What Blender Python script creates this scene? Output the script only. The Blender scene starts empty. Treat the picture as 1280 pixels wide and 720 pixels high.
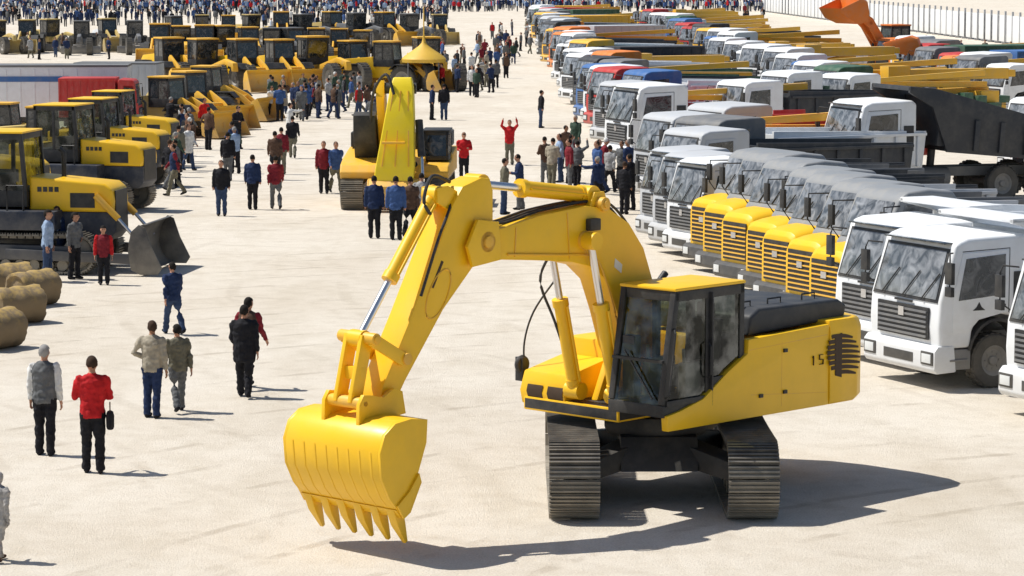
import bpy, bmesh, math, random
from mathutils import Vector, Matrix, noise
from mathutils.bvhtree import BVHTree
R=random.Random(11)
rad=math.radians
scene=bpy.context.scene
COL=scene.collection
CAMH=7.7; PITCH=6.5; F=3600.0
def G(px,py):
    """survey point -> ground position"""
    a=rad(PITCH); u=(px-640)/F; v=(py-360)/F
    d=Vector((u, math.cos(a)-v*math.sin(a), -math.sin(a)-v*math.cos(a)))
    t=CAMH/(-d.z)
    return Vector((d.x*t,d.y*t,0))

# ------------------------------------------------------------ materials
def nodes(name):
    m=bpy.data.materials.new(name); m.use_nodes=True
    nt=m.node_tree; b=nt.nodes['Principled BSDF']; return m,nt,b
def N(nt,t,**k):
    n=nt.nodes.new(t)
    for a,v in k.items(): setattr(n,a,v)
    return n
def paint(name,col,rough=.35,dust=.25,metal=0,scale=2.5,spec=.5,dustcol=(.42,.38,.31)):
    m,nt,b=nodes(name)
    tc=N(nt,'ShaderNodeTexCoord'); nz=N(nt,'ShaderNodeTexNoise'); nz.inputs['Scale'].default_value=scale; nz.inputs['Detail'].default_value=7; nz.inputs['Roughness'].default_value=.65
    nt.links.new(tc.outputs['Object'],nz.inputs['Vector'])
    mr=N(nt,'ShaderNodeMapRange'); mr.inputs['From Min'].default_value=.42; mr.inputs['From Max'].default_value=.75; mr.inputs['To Min'].default_value=0; mr.inputs['To Max'].default_value=dust
    nt.links.new(nz.outputs['Fac'],mr.inputs['Value'])
    sx=N(nt,'ShaderNodeSeparateXYZ'); nt.links.new(tc.outputs['Object'],sx.inputs[0])
    mz=N(nt,'ShaderNodeMapRange'); mz.inputs['From Min'].default_value=.1; mz.inputs['From Max'].default_value=1.3; mz.inputs['To Min'].default_value=dust*1.3; mz.inputs['To Max'].default_value=0
    nt.links.new(sx.outputs['Z'],mz.inputs['Value'])
    ad=N(nt,'ShaderNodeMath',operation='ADD',use_clamp=True); nt.links.new(mr.outputs[0],ad.inputs[0]); nt.links.new(mz.outputs[0],ad.inputs[1])
    mx=N(nt,'ShaderNodeMix',data_type='RGBA'); mx.inputs[6].default_value=(*col,1); mx.inputs[7].default_value=(*dustcol,1)
    nt.links.new(ad.outputs[0],mx.inputs[0]); nt.links.new(mx.outputs[2],b.inputs['Base Color'])
    rr=N(nt,'ShaderNodeMapRange'); rr.inputs['To Min'].default_value=rough; rr.inputs['To Max'].default_value=min(1,rough+.35)
    nt.links.new(nz.outputs['Fac'],rr.inputs['Value']); nt.links.new(rr.outputs[0],b.inputs['Roughness'])
    b.inputs['Metallic'].default_value=metal; b.inputs['Specular IOR Level'].default_value=spec
    return m
YEL=paint('yellow_paint',(.94,.55,.008),.24,.17,dustcol=(.5,.33,.08))
YEL2=paint('warm_yellow_paint',(.86,.47,.03),.35,.3)
LEM=paint('lemon_paint',(.95,.72,.012),.3,.1)
WHT=paint('white_paint',(.8,.82,.84),.3,.2)
BLK=paint('black_paint',(.016,.017,.02),.4,.14)
DBL=paint('dark_blue_paint',(.016,.024,.045),.4,.2)
STEEL=paint('track_steel',(.085,.08,.075),.45,.45,.4)
RUB=paint('tyre_rubber',(.016,.016,.017),.75,.16)
CHR=paint('chrome',(.75,.75,.77),.15,.05,1)
GREY=paint('grey_metal',(.15,.155,.165),.45,.3)
DKG=paint('charcoal_paint',(.03,.034,.042),.45,.13)
RED=paint('red_paint',(.5,.025,.02),.35,.2)
ORG=paint('orange_paint',(.75,.2,.02),.4,.25)
GRN=paint('green_paint',(.03,.10,.055),.4,.25)
BLU=paint('blue_paint',(.04,.14,.38),.35,.2)
TAN=paint('tan_paint',(.62,.45,.14),.55,.4)
LGT=paint('lamp_lens',(.7,.72,.72),.1,.05)
GOLD=paint('gold_cloth',(.75,.46,.05),.45,.1)
SILV=paint('silver_body',(.5,.52,.55),.4,.3)
DGL=paint('wrapped_cab',(.27,.28,.29),.25,.35)
BLADE=paint('worn_blade',(.03,.03,.034),.45,.3)
SWOOSH=paint('brown_lettering',(.05,.025,.01),.5,.05)
DRUMM=paint('dusty_drum_paint',(.7,.46,.09),.75,.75,scale=4.5,dustcol=(.22,.16,.09))
def glassmat(name,clut=.3,base=(.015,.02,.025),sc=3.2,p0=.48,p1=.68):
    m,nt,b=nodes(name)
    tc=N(nt,'ShaderNodeTexCoord'); nz=N(nt,'ShaderNodeTexNoise'); nz.inputs['Scale'].default_value=sc; nz.inputs['Detail'].default_value=6; nz.inputs['Distortion'].default_value=1.2
    oi=N(nt,'ShaderNodeObjectInfo'); va=N(nt,'ShaderNodeVectorMath',operation='ADD'); mu=N(nt,'ShaderNodeMath',operation='MULTIPLY'); mu.inputs[1].default_value=37
    nt.links.new(oi.outputs['Random'],mu.inputs[0]); nt.links.new(tc.outputs['Object'],va.inputs[0]); nt.links.new(mu.outputs[0],va.inputs[1]); nt.links.new(va.outputs[0],nz.inputs['Vector'])
    cr=N(nt,'ShaderNodeValToRGB'); e=cr.color_ramp.elements; e[0].position=p0; e[0].color=(*base,1); e[1].position=p1; e[1].color=(clut,clut*1.04,clut*1.1,1)  # pale noise patches paint plastic wrap and its reflections into the glass colour
    nt.links.new(nz.outputs['Fac'],cr.inputs[0]); nt.links.new(cr.outputs[0],b.inputs['Base Color'])
    b.inputs['Roughness'].default_value=.07; b.inputs['Specular IOR Level'].default_value=.8
    bp=N(nt,'ShaderNodeBump'); bp.inputs['Strength'].default_value=.2; bp.inputs['Distance'].default_value=.05; nt.links.new(nz.outputs['Fac'],bp.inputs['Height']); nt.links.new(bp.outputs[0],b.inputs['Normal'])
    return m
GLS=glassmat('window_glass',.1); GLSW=glassmat('wrapped_windscreen',.34,(.06,.068,.075),3.0,.36,.72)
def clearglass(name,tint,refl):
    m,nt,b=nodes(name)
    tr=N(nt,'ShaderNodeBsdfTransparent'); tr.inputs[0].default_value=(*tint,1)
    gl=N(nt,'ShaderNodeBsdfGlossy'); gl.inputs['Roughness'].default_value=.02; gl.inputs['Color'].default_value=(.75,.8,.85,1)
    lw=N(nt,'ShaderNodeLayerWeight'); lw.inputs[0].default_value=.3
    tc=N(nt,'ShaderNodeTexCoord'); nz=N(nt,'ShaderNodeTexNoise'); nz.inputs['Scale'].default_value=2.6; nz.inputs['Detail'].default_value=3; nt.links.new(tc.outputs['Object'],nz.inputs['Vector'])
    bp=N(nt,'ShaderNodeBump'); bp.inputs['Strength'].default_value=.2; bp.inputs['Distance'].default_value=.1; nt.links.new(nz.outputs['Fac'],bp.inputs['Height']); nt.links.new(bp.outputs[0],gl.inputs['Normal'])
    mr=N(nt,'ShaderNodeMapRange'); mr.inputs['From Min'].default_value=.45; mr.inputs['From Max'].default_value=.62; mr.inputs['To Min'].default_value=.3; mr.inputs['To Max'].default_value=1.3; nt.links.new(nz.outputs['Fac'],mr.inputs['Value'])
    ma=N(nt,'ShaderNodeMath',operation='MULTIPLY_ADD'); ma.inputs[1].default_value=refl; ma.inputs[2].default_value=.04; nt.links.new(lw.outputs['Facing'],ma.inputs[0])
    mm=N(nt,'ShaderNodeMath',operation='MULTIPLY',use_clamp=True); nt.links.new(ma.outputs[0],mm.inputs[0]); nt.links.new(mr.outputs[0],mm.inputs[1])
    mx=N(nt,'ShaderNodeMixShader'); nt.links.new(mm.outputs[0],mx.inputs[0]); nt.links.new(tr.outputs[0],mx.inputs[1]); nt.links.new(gl.outputs[0],mx.inputs[2])
    nt.links.new(mx.outputs[0],nt.nodes['Material Output'].inputs[0]); return m
CGL=clearglass('cab_glass',(.52,.56,.5),.35)
YGL=clearglass('yellow_tinted_glass',(.72,.64,.22),.3)
def cloth(name,col,pat=0):
    m,nt,b=nodes(name)
    tc=N(nt,'ShaderNodeTexCoord'); nz=N(nt,'ShaderNodeTexNoise'); nz.inputs['Scale'].default_value=14 if pat else 9; nz.inputs['Detail'].default_value=5
    nt.links.new(tc.outputs['Object'],nz.inputs['Vector'])
    cr=N(nt,'ShaderNodeValToRGB'); e=cr.color_ramp.elements
    k=.75; e[0].position=.3; e[0].color=tuple(c*k for c in col)+(1,); e[1].position=.7; e[1].color=tuple(min(1,c*1.2) for c in col)+(1,)
    nt.links.new(nz.outputs['Fac'],cr.inputs[0]); nt.links.new(cr.outputs[0],b.inputs['Base Color'])
    b.inputs['Roughness'].default_value=.85; b.inputs['Specular IOR Level'].default_value=.2
    bp=N(nt,'ShaderNodeBump'); bp.inputs['Strength'].default_value=.4; bp.inputs['Distance'].default_value=.02; nt.links.new(nz.outputs['Fac'],bp.inputs['Height']); nt.links.new(bp.outputs[0],b.inputs['Normal'])
    return m
C={}
for k,v in dict(red=(.5,.018,.022),black=(.016,.016,.02),navy=(.02,.035,.09),blue=(.05,.1,.25),ltblue=(.3,.4,.56),white=(.68,.68,.66),beige=(.36,.32,.25),khaki=(.16,.15,.11),
    grey=(.13,.135,.14),ltgrey=(.36,.36,.36),brown=(.11,.065,.045),green=(.04,.07,.05),orange=(.5,.12,.03),jeans=(.04,.065,.13),skin=(.5,.27,.18),skin2=(.34,.18,.11),hair=(.015,.012,.01),greyhair=(.3,.29,.28),brownhair=(.05,.03,.02),yellow=(.75,.5,.05),maroon=(.2,.02,.03)).items():
    C[k]=cloth('cloth_'+k if 'hair' not in k and 'skin' not in k else k+'_tone',v)
C['camo']=cloth('cloth_pale_grey',(.4,.38,.36),0)

# ------------------------------------------------------------ mesh builder
class MB:
    def __init__(s): s.v=[];s.f=[];s.m=[]
    def add(s,vs,fs,m=0):
        o=len(s.v); s.v+= [tuple(p) for p in vs]
        for f in fs: s.f.append([i+o for i in f]); s.m.append(m)
        return s
    def box(s,x0,x1,y0,y1,z0,z1,m=0):
        vs=[(x,y,z) for x in (x0,x1) for y in (y0,y1) for z in (z0,z1)]
        return s.add(vs,[(0,1,3,2),(4,6,7,5),(0,4,5,1),(2,3,7,6),(0,2,6,4),(1,5,7,3)],m)
    def prism(s,prof,y0,y1,m=0):
        n=len(prof); vs=[(x,y0,z) for x,z in prof]+[(x,y1,z) for x,z in prof]
        return s.add(vs,[list(range(n)),list(range(2*n-1,n-1,-1))]+[(i,(i+1)%n,n+(i+1)%n,n+i) for i in range(n)],m)
    def frame(s,d):
        d=d.normalized(); up=Vector((0,0,1)) if abs(d.z)<.95 else Vector((1,0,0))
        a=d.cross(up).normalized(); return a,a.cross(d).normalized()
    def tube(s,pts,rr,n=8,m=0,flat=None):
        pts=[Vector(p) for p in pts]
        if not isinstance(rr,(list,tuple)): rr=[rr]*len(pts)
        vs=[];
        for i,p in enumerate(pts):
            d=(pts[min(i+1,len(pts)-1)]-pts[max(i-1,0)])
            a,b=s.frame(d)
            for k in range(n):
                t=2*math.pi*k/n; vs.append(p+(a*math.cos(t)+b*math.sin(t))*rr[i])
        fs=[]
        for i in range(len(pts)-1):
            for k in range(n): fs.append((i*n+k,i*n+(k+1)%n,(i+1)*n+(k+1)%n,(i+1)*n+k))
        fs.append(list(range(n))[::-1]); fs.append([ (len(pts)-1)*n+k for k in range(n)])
        return s.add(vs,fs,m)
    def cyl(s,p0,p1,r0,r1=None,n=14,m=0): return s.tube([p0,p1],[r0,r0 if r1 is None else r1],n,m)
    def beam(s,p0,p1,w,h,m=0,w1=None,h1=None):
        p0=Vector(p0);p1=Vector(p1); a,b=s.frame(p1-p0); w1=w if w1 is None else w1; h1=h if h1 is None else h1
        vs=[p+a*x*ww/2+b*y*hh/2 for p,ww,hh in((p0,w,h),(p1,w1,h1)) for x,y in((-1,-1),(1,-1),(1,1),(-1,1))]
        return s.add(vs,[(0,3,2,1),(4,5,6,7),(0,1,5,4),(1,2,6,5),(2,3,7,6),(3,0,4,7)],m)
    def plate(s,pts,t,m=0):
        p=[Vector(q) for q in pts]; n=(p[1]-p[0]).cross(p[2]-p[1]).normalized(); k=len(p)
        vs=p+[q+n*t for q in p]
        return s.add(vs,[list(range(k))[::-1],list(range(k,2*k))]+[(i,(i+1)%k,k+(i+1)%k,k+i) for i in range(k)],m)
    def lathe(s,prof,c=(0,0,0),n=28,m=0,axis='y'):
        vs=[];k=len(prof)
        for i in range(n):
            t=2*math.pi*i/n
            for r,h in prof:
                if axis=='y': vs.append((c[0]+r*math.cos(t),c[1]+h,c[2]+r*math.sin(t)))
                else: vs.append((c[0]+r*math.cos(t),c[1]+r*math.sin(t),c[2]+h))
        fs=[]
        for i in range(n):
            j=(i+1)%n
            for q in range(k-1): fs.append((i*k+q,j*k+q,j*k+q+1,i*k+q+1))
        return s.add(vs,fs,m)
    def ell(s,c,r,m=0,n=12,h=8,Mx=None):
        vs=[(0,0,-1)];
        for j in range(1,h):
            t=math.pi*j/h
            for i in range(n):
                p=2*math.pi*i/n; vs.append((math.sin(t)*math.cos(p),math.sin(t)*math.sin(p),-math.cos(t)))
        vs.append((0,0,1)); L=len(vs)-1
        fs=[(0,1+(i+1)%n,1+i) for i in range(n)]
        for j in range(h-2):
            for i in range(n): a=1+j*n;fs.append((a+i,a+(i+1)%n,a+n+(i+1)%n,a+n+i))
        a=1+(h-2)*n; fs+=[(a+i,a+(i+1)%n,L) for i in range(n)]
        out=[]
        for v in vs:
            q=Vector((v[0]*r[0],v[1]*r[1],v[2]*r[2]))
            if Mx: q=Mx@q
            out.append(q+Vector(c))
        return s.add(out,fs,m)
    def loft(s,rings,m=0):
        n=len(rings[0]); vs=[p for r in rings for p in r]; fs=[]
        for i in range(len(rings)-1):
            for k in range(n): fs.append((i*n+k,i*n+(k+1)%n,(i+1)*n+(k+1)%n,(i+1)*n+k))
        fs.append(list(range(n))[::-1]); fs.append([(len(rings)-1)*n+k for k in range(n)])
        return s.add(vs,fs,m)
    def mesh(s,name,mats,bevel=0,seg=2,ang=35,smooth=True):
        me=bpy.data.meshes.new(name); me.from_pydata(s.v,[],s.f)
        for p,m in zip(me.polygons,s.m): p.material_index=m
        bm=bmesh.new(); bm.from_mesh(me); bmesh.ops.recalc_face_normals(bm,faces=bm.faces)
        if bevel:
            es=[e for e in bm.edges if len(e.link_faces)==2 and e.calc_face_angle(0)>rad(ang)]
            bmesh.ops.bevel(bm,geom=es,offset=bevel,segments=seg,profile=.6,affect='EDGES',clamp_overlap=True)
        bm.to_mesh(me); bm.free()
        for m in (mats if isinstance(mats,(list,tuple)) else [mats]): me.materials.append(m)
        if smooth:
            for p in me.polygons: p.use_smooth=True
            me.set_sharp_from_angle(angle=rad(38))
        return me

def place(tpl,name,loc,rotz,label,cat,group=None,scale=1,over=None):
    e=bpy.data.objects.new(name,None); e.empty_display_size=.2; COL.objects.link(e)
    e.location=loc; e.rotation_euler=(0,0,rotz); e.scale=scale if isinstance(scale,tuple) else (scale,)*3
    e['label']=label; e['category']=cat
    if group: e['group']=group
    objs=[]
    for p in tpl:
        pn,me,par=p[0],p[1],p[2]; loc2=p[3] if len(p)>3 else (0,0,0); rz=p[4] if len(p)>4 else 0
        o=bpy.data.objects.new(pn,me); COL.objects.link(o); o.parent=e if par<0 else objs[par]
        o.location=loc2; o.rotation_euler=(0,0,rz)
        if over:
            for ms in o.material_slots:
                k=ms.material.name
                if k in over:
                    mt=over[k]; ms.link='OBJECT'; ms.material=mt
        objs.append(o)
    return e

# ------------------------------------------------------------ shared parts
def track_shoes(L,r,w,pitch,zc):
    c=L/2-r; P=4*c+2*math.pi*r; n=int(P/pitch); mb=MB()
    for i in range(n):
        s=i*P/n
        if s<2*c: x=-c+s; z=r; a=0; z-= .03*math.sin(math.pi*s/(2*c))
        elif s<2*c+math.pi*r: t=(s-2*c)/r; x=c+r*math.sin(t); z=r*math.cos(t); a=-t
        elif s<4*c+math.pi*r: x=c-(s-2*c-math.pi*r); z=-r; a=-math.pi
        else: t=(s-4*c-math.pi*r)/r; x=-c-r*math.sin(t); z=-r*math.cos(t); a=-math.pi-t
        Mx=Matrix.Translation((x,0,zc+z))@Matrix.Rotation(-a,4,'Y')
        b=MB(); h=P/n*.46
        b.box(-h,h,-w/2,w/2,-.03,.012); 
        for q in(-.7,0,.7): b.box(q*h-.012,q*h+.012,-w/2,w/2,.012,.045)
        b.box(-h*.9,h*.9,-.11,.11,-.1,-.03)
        mb.add([Mx@Vector(v) for v in b.v],b.f,0)
    return mb
def track_tpl(L,r,w,pitch,y,par,tpl,fmat,rz=0):
    zc=r+.05; c=L/2-r; base=len(tpl)
    Mr=Matrix.Rotation(rz,3,'Z'); tpl.append(('track',track_shoes(L,r,w,pitch,zc).mesh('track',STEEL),par,tuple(Mr@Vector((0,y,0))),rz))
    b=MB(); b.prism([(-c-.1,zc-.17),(c+.05,zc-.2),(c+.15,zc),(c-.2,zc+.16),(-c+.3,zc+.2),(-c-.1,zc+.1)],-w*.3,w*.3)
    tpl.append(('track_frame',b.mesh('track_frame',fmat,.02),base))
    for x,rr in((c,r-.1),(-c,r-.08)):
        b=MB(); b.lathe([(.0,-w*.36),(.1,-w*.36),(.12,-w*.3),(rr*.8,-w*.25),(rr,-w*.22),(rr,w*.22),(rr*.8,w*.25),(.12,w*.3),(.1,w*.36),(0,w*.36)],(x,0,zc),24)
        tpl.append(('drive_wheel',b.mesh('drive_wheel',STEEL),base))
    k=7
    b=MB()
    for i in range(k):
        x=-c+.35+(2*c-.7)*i/(k-1); b.cyl((x,-w*.34,.05+.17),(x,w*.34,.05+.17),.13,n=14)
    b.beam((-c+.35,0,.22),(c-.35,0,.22),.1,.1)
    tpl.append(('track_roller',b.mesh('track_roller',STEEL),base))

def wheel_parts(r,w,n=30,tread=True):
    b=MB(); ri=r*.56
    b.lathe([(ri,-w*.42),(r*.75,-w*.5),(r*.93,-w*.48),(r,-w*.36),(r,w*.36),(r*.93,w*.48),(r*.75,w*.5),(ri,w*.42),(ri*.95,0),(ri,-w*.42)],n=n)
    if tread:
        for i in range(n):
            t=2*math.pi*i/n
            for sgn in(-1,1):
                M=Matrix.Rotation(-t,4,'Y')@Matrix.Translation((r,sgn*w*.25,0)); q=MB(); q.box(-.01,r*.025,-w*.2,w*.2,-r*.06,r*.06); b.add([M@Vector(v) for v in q.v],q.f,0)
    ty=b.mesh('tyre',RUB)
    b=MB()
    for s in(-1,1):
        b.lathe([(0,s*w*.12),(r*.16,s*w*.12),(r*.17,s*w*.3),(r*.13,s*w*.36),(0,s*w*.36)],n=16)
        b.lathe([(r*.12,s*w*.16),(r*.42,s*w*.2),(r*.5,s*w*.36),(r*.57,s*w*.42),(r*.57,s*w*.3)],n=24)
        for i in range(8):
            t=2*math.pi*i/8; x,z=math.cos(t)*r*.3,math.sin(t)*r*.3; b.cyl((x,s*w*.16,z),(x,s*w*.25,z),r*.035,n=6)
    b.cyl((0,-w*.3,0),(0,w*.3,0),r*.12)
    return ty,b.mesh('rim',GREY)
def add_wheel(tpl,wp,x,y,z,par=-1,lod=0):
    i=len(tpl); tpl.append(('wheel',wp[0],par,(x,y,z)))
    tpl.append(('rim',wp[1],i))

def glasshouse(tpl,x0,xb,xt,y0,y1,z0,zs,z1,fm,gm,rm,pill=.07,par=-1,mid=True,rt=.1,ov_=.05,gfront=None):
    b=MB(); i=len(tpl)
    b.box(x0,xb,y0,y1,z0,zs,0)
    for y in(y0+pill/2,y1-pill/2):
        b.beam((x0+pill/2,y,zs),(x0+pill/2,y,z1),pill,pill); b.beam((xb-pill/2,y,zs),(xt-pill/2,y,z1),pill,pill)
        if mid: xm=x0+(xb-x0)*.45; b.beam((xm,y,zs),(xm,y,z1),pill*.9,pill*.9)
        b.box(x0,xt,y-pill/2,y+pill/2,z1-pill*1.4,z1)
    b.box(xt-pill,xt,y0+pill,y1-pill,z1-pill*1.4,z1); b.box(x0,x0+pill,y0+pill,y1-pill,z1-pill*1.4,z1)
    tpl.append(('cab',b.mesh('cab',fm,.012),par))
    b=MB(); b.box(x0-ov_,xt+ov_,y0-ov_*.6,y1+ov_*.6,z1+.002,z1+rt)
    tpl.append(('roof',b.mesh('roof',rm,.025),i))
    e=.02
    def win(pts,g=None):
        m=MB(); m.add(pts,[(0,1,2,3)]); tpl.append(('window',m.mesh('window',g or gm,smooth=False),i))
    p=pill
    win([(xb-e,y1-p,zs),(xb-e,y0+p,zs),(xt-e,y0+p,z1-p),(xt-e,y1-p,z1-p)],gfront)
    win([(x0+e,y0+p,zs),(x0+e,y0+p,z1-p),(x0+e,y1-p,z1-p),(x0+e,y1-p,zs)])
    for y in(y0+e,y1-e):
        win([(x0+p,y,zs),(xb-p,y,zs),(xt-p,y,z1-p),(x0+p,y,z1-p)])
    return i

def smoothline(pts,k=6):
    P=[Vector(p) for p in pts]; out=[]
    for i in range(len(P)-1):
        p0=P[max(i-1,0)];p1=P[i];p2=P[i+1];p3=P[min(i+2,len(P)-1)]
        for j in range(k):
            u=j/k; out.append(.5*((2*p1)+(p2-p0)*u+(2*p0-5*p1+4*p2-p3)*u*u+(3*p1-p0-3*p2+p3)*u**3))
    out.append(P[-1]); return out

# ------------------------------------------------------------ EXCAVATOR
def excavator_tpl(psi):
    t=[]
    up=-math.pi/2
    b=MB(); b.prism([(-1.1,.5),(1.1,.5),(.8,.95),(-.8,.95)],-.55,.55); 
    for sx in(-1,1):
        for sy in(-1,1): b.beam((sx*.45,sy*.3,.72),(sx*1.35,sy*1.15,.55),.42,.34,0,.4,.26)
    b.lathe([(0,.9),(.72,.9),(.75,.98),(.75,1.2),(0,1.2)],n=28,axis='z')
    t.append(('undercarriage',b.mesh('undercarriage',BLK,.02),-1,(0,0,0),up))
    for y in(-1.23,1.23): track_tpl(4.8,.5,.7,.19,y,-1,t,BLK,up)
    b=MB(); b.box(-2.6,1.3,-1.42,.42,1.22,1.42,1); b.box(-2.6,-.25,.42,1.46,1.22,1.42,1)
    b.box(-2.2,.35,-1.48,-.5,1.42,2.2,0); b.box(-2.2,-.3,-.498,.95,1.42,2.3,0)
    b.prism([(.35,1.3),(1.25,1.3),(1.3,1.5),(1.2,1.78),(.35,1.95)],-1.5,-.62,0)
    for y in(-.42,.22): b.prism([(-.1,1.42),(.95,1.42),(.7,1.95),(.3,2.0)],y,y+.12,0)
    ub=len(t); t.append(('upper_body',b.mesh('upper_body',[YEL,BLK],.03),-1,(0,0,0),psi))
    b=MB(); b.prism([(.5,1.42),(1.22,1.42),(1.24,1.5),(1.16,1.7),(.5,1.84)],-1.512,-1.502)
    t.append(('tool_box_lid',b.mesh('tool_box_lid',YEL2,.0),ub))
    for y in(-1.35,-.95):
        b=MB(); b.prism([(1.275,1.4),(1.312,1.5),(1.282,1.6),(1.275,1.6),(1.3,1.5),(1.265,1.4)],y,y+.3); t.append(('tool_box_lid',b.mesh('tool_box_lid',SWOOSH,.0),ub))
    b=MB(); pr=[(1.5,1.24),(1.52,1.46),(1.25,1.5),(.75,1.62),(.2,1.95),(-.22,2.16),(-.24,2.36),(-2.1,2.41),(-2.1,1.22)]
    b.prism(pr,1.40,1.52)
    t.append(('side_panel',b.mesh('side_panel',YEL,.02),ub))
    for seam in ([(-1.0,1.32),(-1.0,2.26),(-.988,2.26),(-.988,1.32)],[(-.3,1.555),(-.3,1.567),(-2.05,1.417),(-2.05,1.405)],[(-.25,2.2),(-.25,2.212),(-2.05,2.267),(-2.05,2.255)]):
        b=MB(); b.prism(seam,1.515,1.521); t.append(('panel_seam',b.mesh('panel_seam',YEL2),ub))
    for x,z in((-.5,1.5),(-1.05,2.1),(-1.05,1.5)):
        b=MB(); b.box(x-.05,x+.03,1.521,1.545,z,z+.05); t.append(('latch',b.mesh('latch',BLK),ub))
    plan=[(-2.105,-1.54),(-2.75,-1.54),(-3.0,-1.42),(-3.18,-1.1),(-3.28,-.5),(-3.28,.5),(-3.18,1.1),(-3.0,1.42),(-2.75,1.54),(-2.105,1.54)]
    def ring(z,s): return [Vector((-2.105+(x+2.105)*s,y*(1 if s==1 else (.985)),z)) for x,y in plan]
    b=MB(); b.loft([ring(1.22,.9),ring(1.3,1),ring(2.3,1),ring(2.42,.96),ring(2.46,.88)])
    t.append(('counterweight',b.mesh('counterweight',YEL,.02),ub))
    b=MB(); b.prism([(-2.75,2.43),(-2.8,2.62),(-2.6,2.72),(-.75,2.74),(-.55,2.64),(-.5,2.36)],-1.25,1.3,0)
    t.append(('engine_cover',b.mesh('engine_cover',DKG,.05,3),ub))
    b=MB(); b.tube([(-.9,-.7,2.74),(-.9,-.7,3.0),(-1.0,-.7,3.08)],.055,10)
    t.append(('exhaust_pipe',b.mesh('exhaust_pipe',BLK),ub))
    for x in(-2.4,-1.6,-.9):
        b=MB(); b.tube([(x,1.0,2.72),(x,1.0,2.81),(x+.3,1.0,2.81),(x+.3,1.0,2.72)],.014,6); t.append(('handle',b.mesh('handle',BLK),ub))
    b=MB(); b.tube(smoothline([(1.0,-1.46,1.5),(1.06,-1.56,1.65),(1.1,-1.6,2.1),(.95,-1.55,2.6),(.6,-1.4,3.1)]),.016,6); b.lathe([(0,-.04),(.12,-.04),(.14,0),(.12,.04),(0,.04)],(1.12,-1.62,1.84),16); b.box(1.1,1.18,-1.7,-1.55,1.6,1.95)
    t.append(('mirror',b.mesh('mirror',BLK,.01),ub))
    # emblem: rounded mark of bold curved stripes
    b=MB(); y0,y1=1.5445,1.551
    cx,cz=-2.42,1.9
    for k in range(8):
        v=1-2*(k+.5)/8; half=.37*math.sqrt(max(.12,1-v*v*.8))+.02; zc_=cz+.31*v
        up_=[];dn=[]
        for j in range(9):
            u=j/8; x=cx+half*(1-2*u)+ (.05*v); bow=.02*math.sin(u*math.pi)+.05*(1-u)
            th=.029*(1-.5*max(0,2*u-1)**2)
            up_.append((x,zc_+bow+th)); dn.append((x,zc_+bow-th))
        b.prism(up_+dn[::-1],y0,y1)
    b.prism([(cx+.05,cz+.36),(cx+.22,cz+.33),(cx+.2,cz-.26),(cx+.05,cz-.3)],y0,y1+.001)
    t.append(('emblem',b.mesh('emblem',SWOOSH),ub))
    def glyph(strokes,x,z,s,m):
        b=MB()
        for k,(a0,c0,a1,c1) in enumerate(strokes): b.beam((x-a0*s,1.524+.0007*k,z+c0*s),(x-a1*s,1.524+.0007*k,z+c1*s),.034,.006)
        t.append(('lettering',b.mesh('lettering',m),ub))
    glyph([(0,0,0,1),(-.15,.8,.02,1)],-1.72,1.84,.14,SWOOSH)
    glyph([(0,1,.6,1),(0,1,0,.5),(0,.5,.6,.5),(.6,.5,.6,0),(.6,0,0,0)],-1.86,1.84,.14,SWOOSH)
    ci=glasshouse(t,-.2,1.56,1.30,.46,1.47,1.43,1.60,3.16,BLK,CGL,YEL,.1,-1,rt=.05,ov_=.02,gfront=YGL)
    t[ci]=t[ci][:3]+((0,0,0),psi)
    b=MB()
    b.beam((.55,1.485,1.5),(.55,1.485,3.1),.07,.03); b.plate([(-.2,1.472,1.44),(-.2,1.472,1.9),(.55,1.472,1.9),(.55,1.472,1.44)],.02,0)
    b.tube([(.62,1.49,1.9),(.62,1.54,1.95),(.62,1.54,2.35),(.62,1.49,2.4)],.014,6)
    b.beam((.5,1.485,1.62),(1.5,1.485,1.62),.03,.08)
    t.append(('door',b.mesh('door',BLK,.006),ci))
    b=MB(); b.tube([(1.5,1.47,1.7),(1.53,1.56,1.75),(1.4,1.56,2.6),(1.33,1.47,2.65)],.014,6); t.append(('handle',b.mesh('handle',BLK),ci))
    b=MB(); b.beam((1.5,1.42,2.2),(1.5,.5,2.2),.05,.04); t.append(('window_bar',b.mesh('window_bar',BLK),ci))
    b=MB(); b.beam((1.58,1.3,1.68),(1.48,.7,2.3),.02,.02)
    t.append(('wiper',b.mesh('wiper',BLK),ci))
    b=MB(); b.box(.05,.62,.7,1.24,1.7,2.0); b.prism([(.05,2.0),(.25,2.0),(.12,2.65),(-.05,2.65)],.7,1.22); b.box(-.02,.1,.83,1.09,2.6,2.88); b.box(.2,.5,.8,1.1,1.5,1.7)
    t.append(('seat',b.mesh('seat',BLK,.03),ci))
    b=MB(); b.box(-.12,-.1,.56,1.37,1.62,2.45); t.append(('rear_lining',b.mesh('rear_lining',DKG),ci))
    for y0,y1 in((.56,.7),(1.22,1.36)):
        b=MB(); b.box(.4,.95,y0,y1,1.6,2.12); b.tube([(.9,(y0+y1)/2,2.12),(.92,(y0+y1)/2,2.32)],.025); t.append(('console',b.mesh('console',GREY,.02),ci))
    b=MB(); b.box(1.25,1.4,.58,.8,1.62,2.5); t.append(('monitor',b.mesh('monitor',DKG,.02),ci))
    # boom
    w=.27; off=-.1
    b=MB()
    top=[(.08,1.78),(.12,2.3),(.26,3.1),(.48,3.62),(.8,4.0),(1.2,4.22),(1.7,4.3),(2.6,4.23),(3.4,4.1),(3.78,4.06),(3.9,3.93)]
    bot=[(3.85,3.76),(3.5,3.68),(2.6,3.6),(1.98,3.53),(1.55,3.43),(1.25,3.2),(1.05,2.75),(.85,2.2),(.5,1.68),(.28,1.6)]
    b.prism(top+bot,off-w,off+w)
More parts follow.
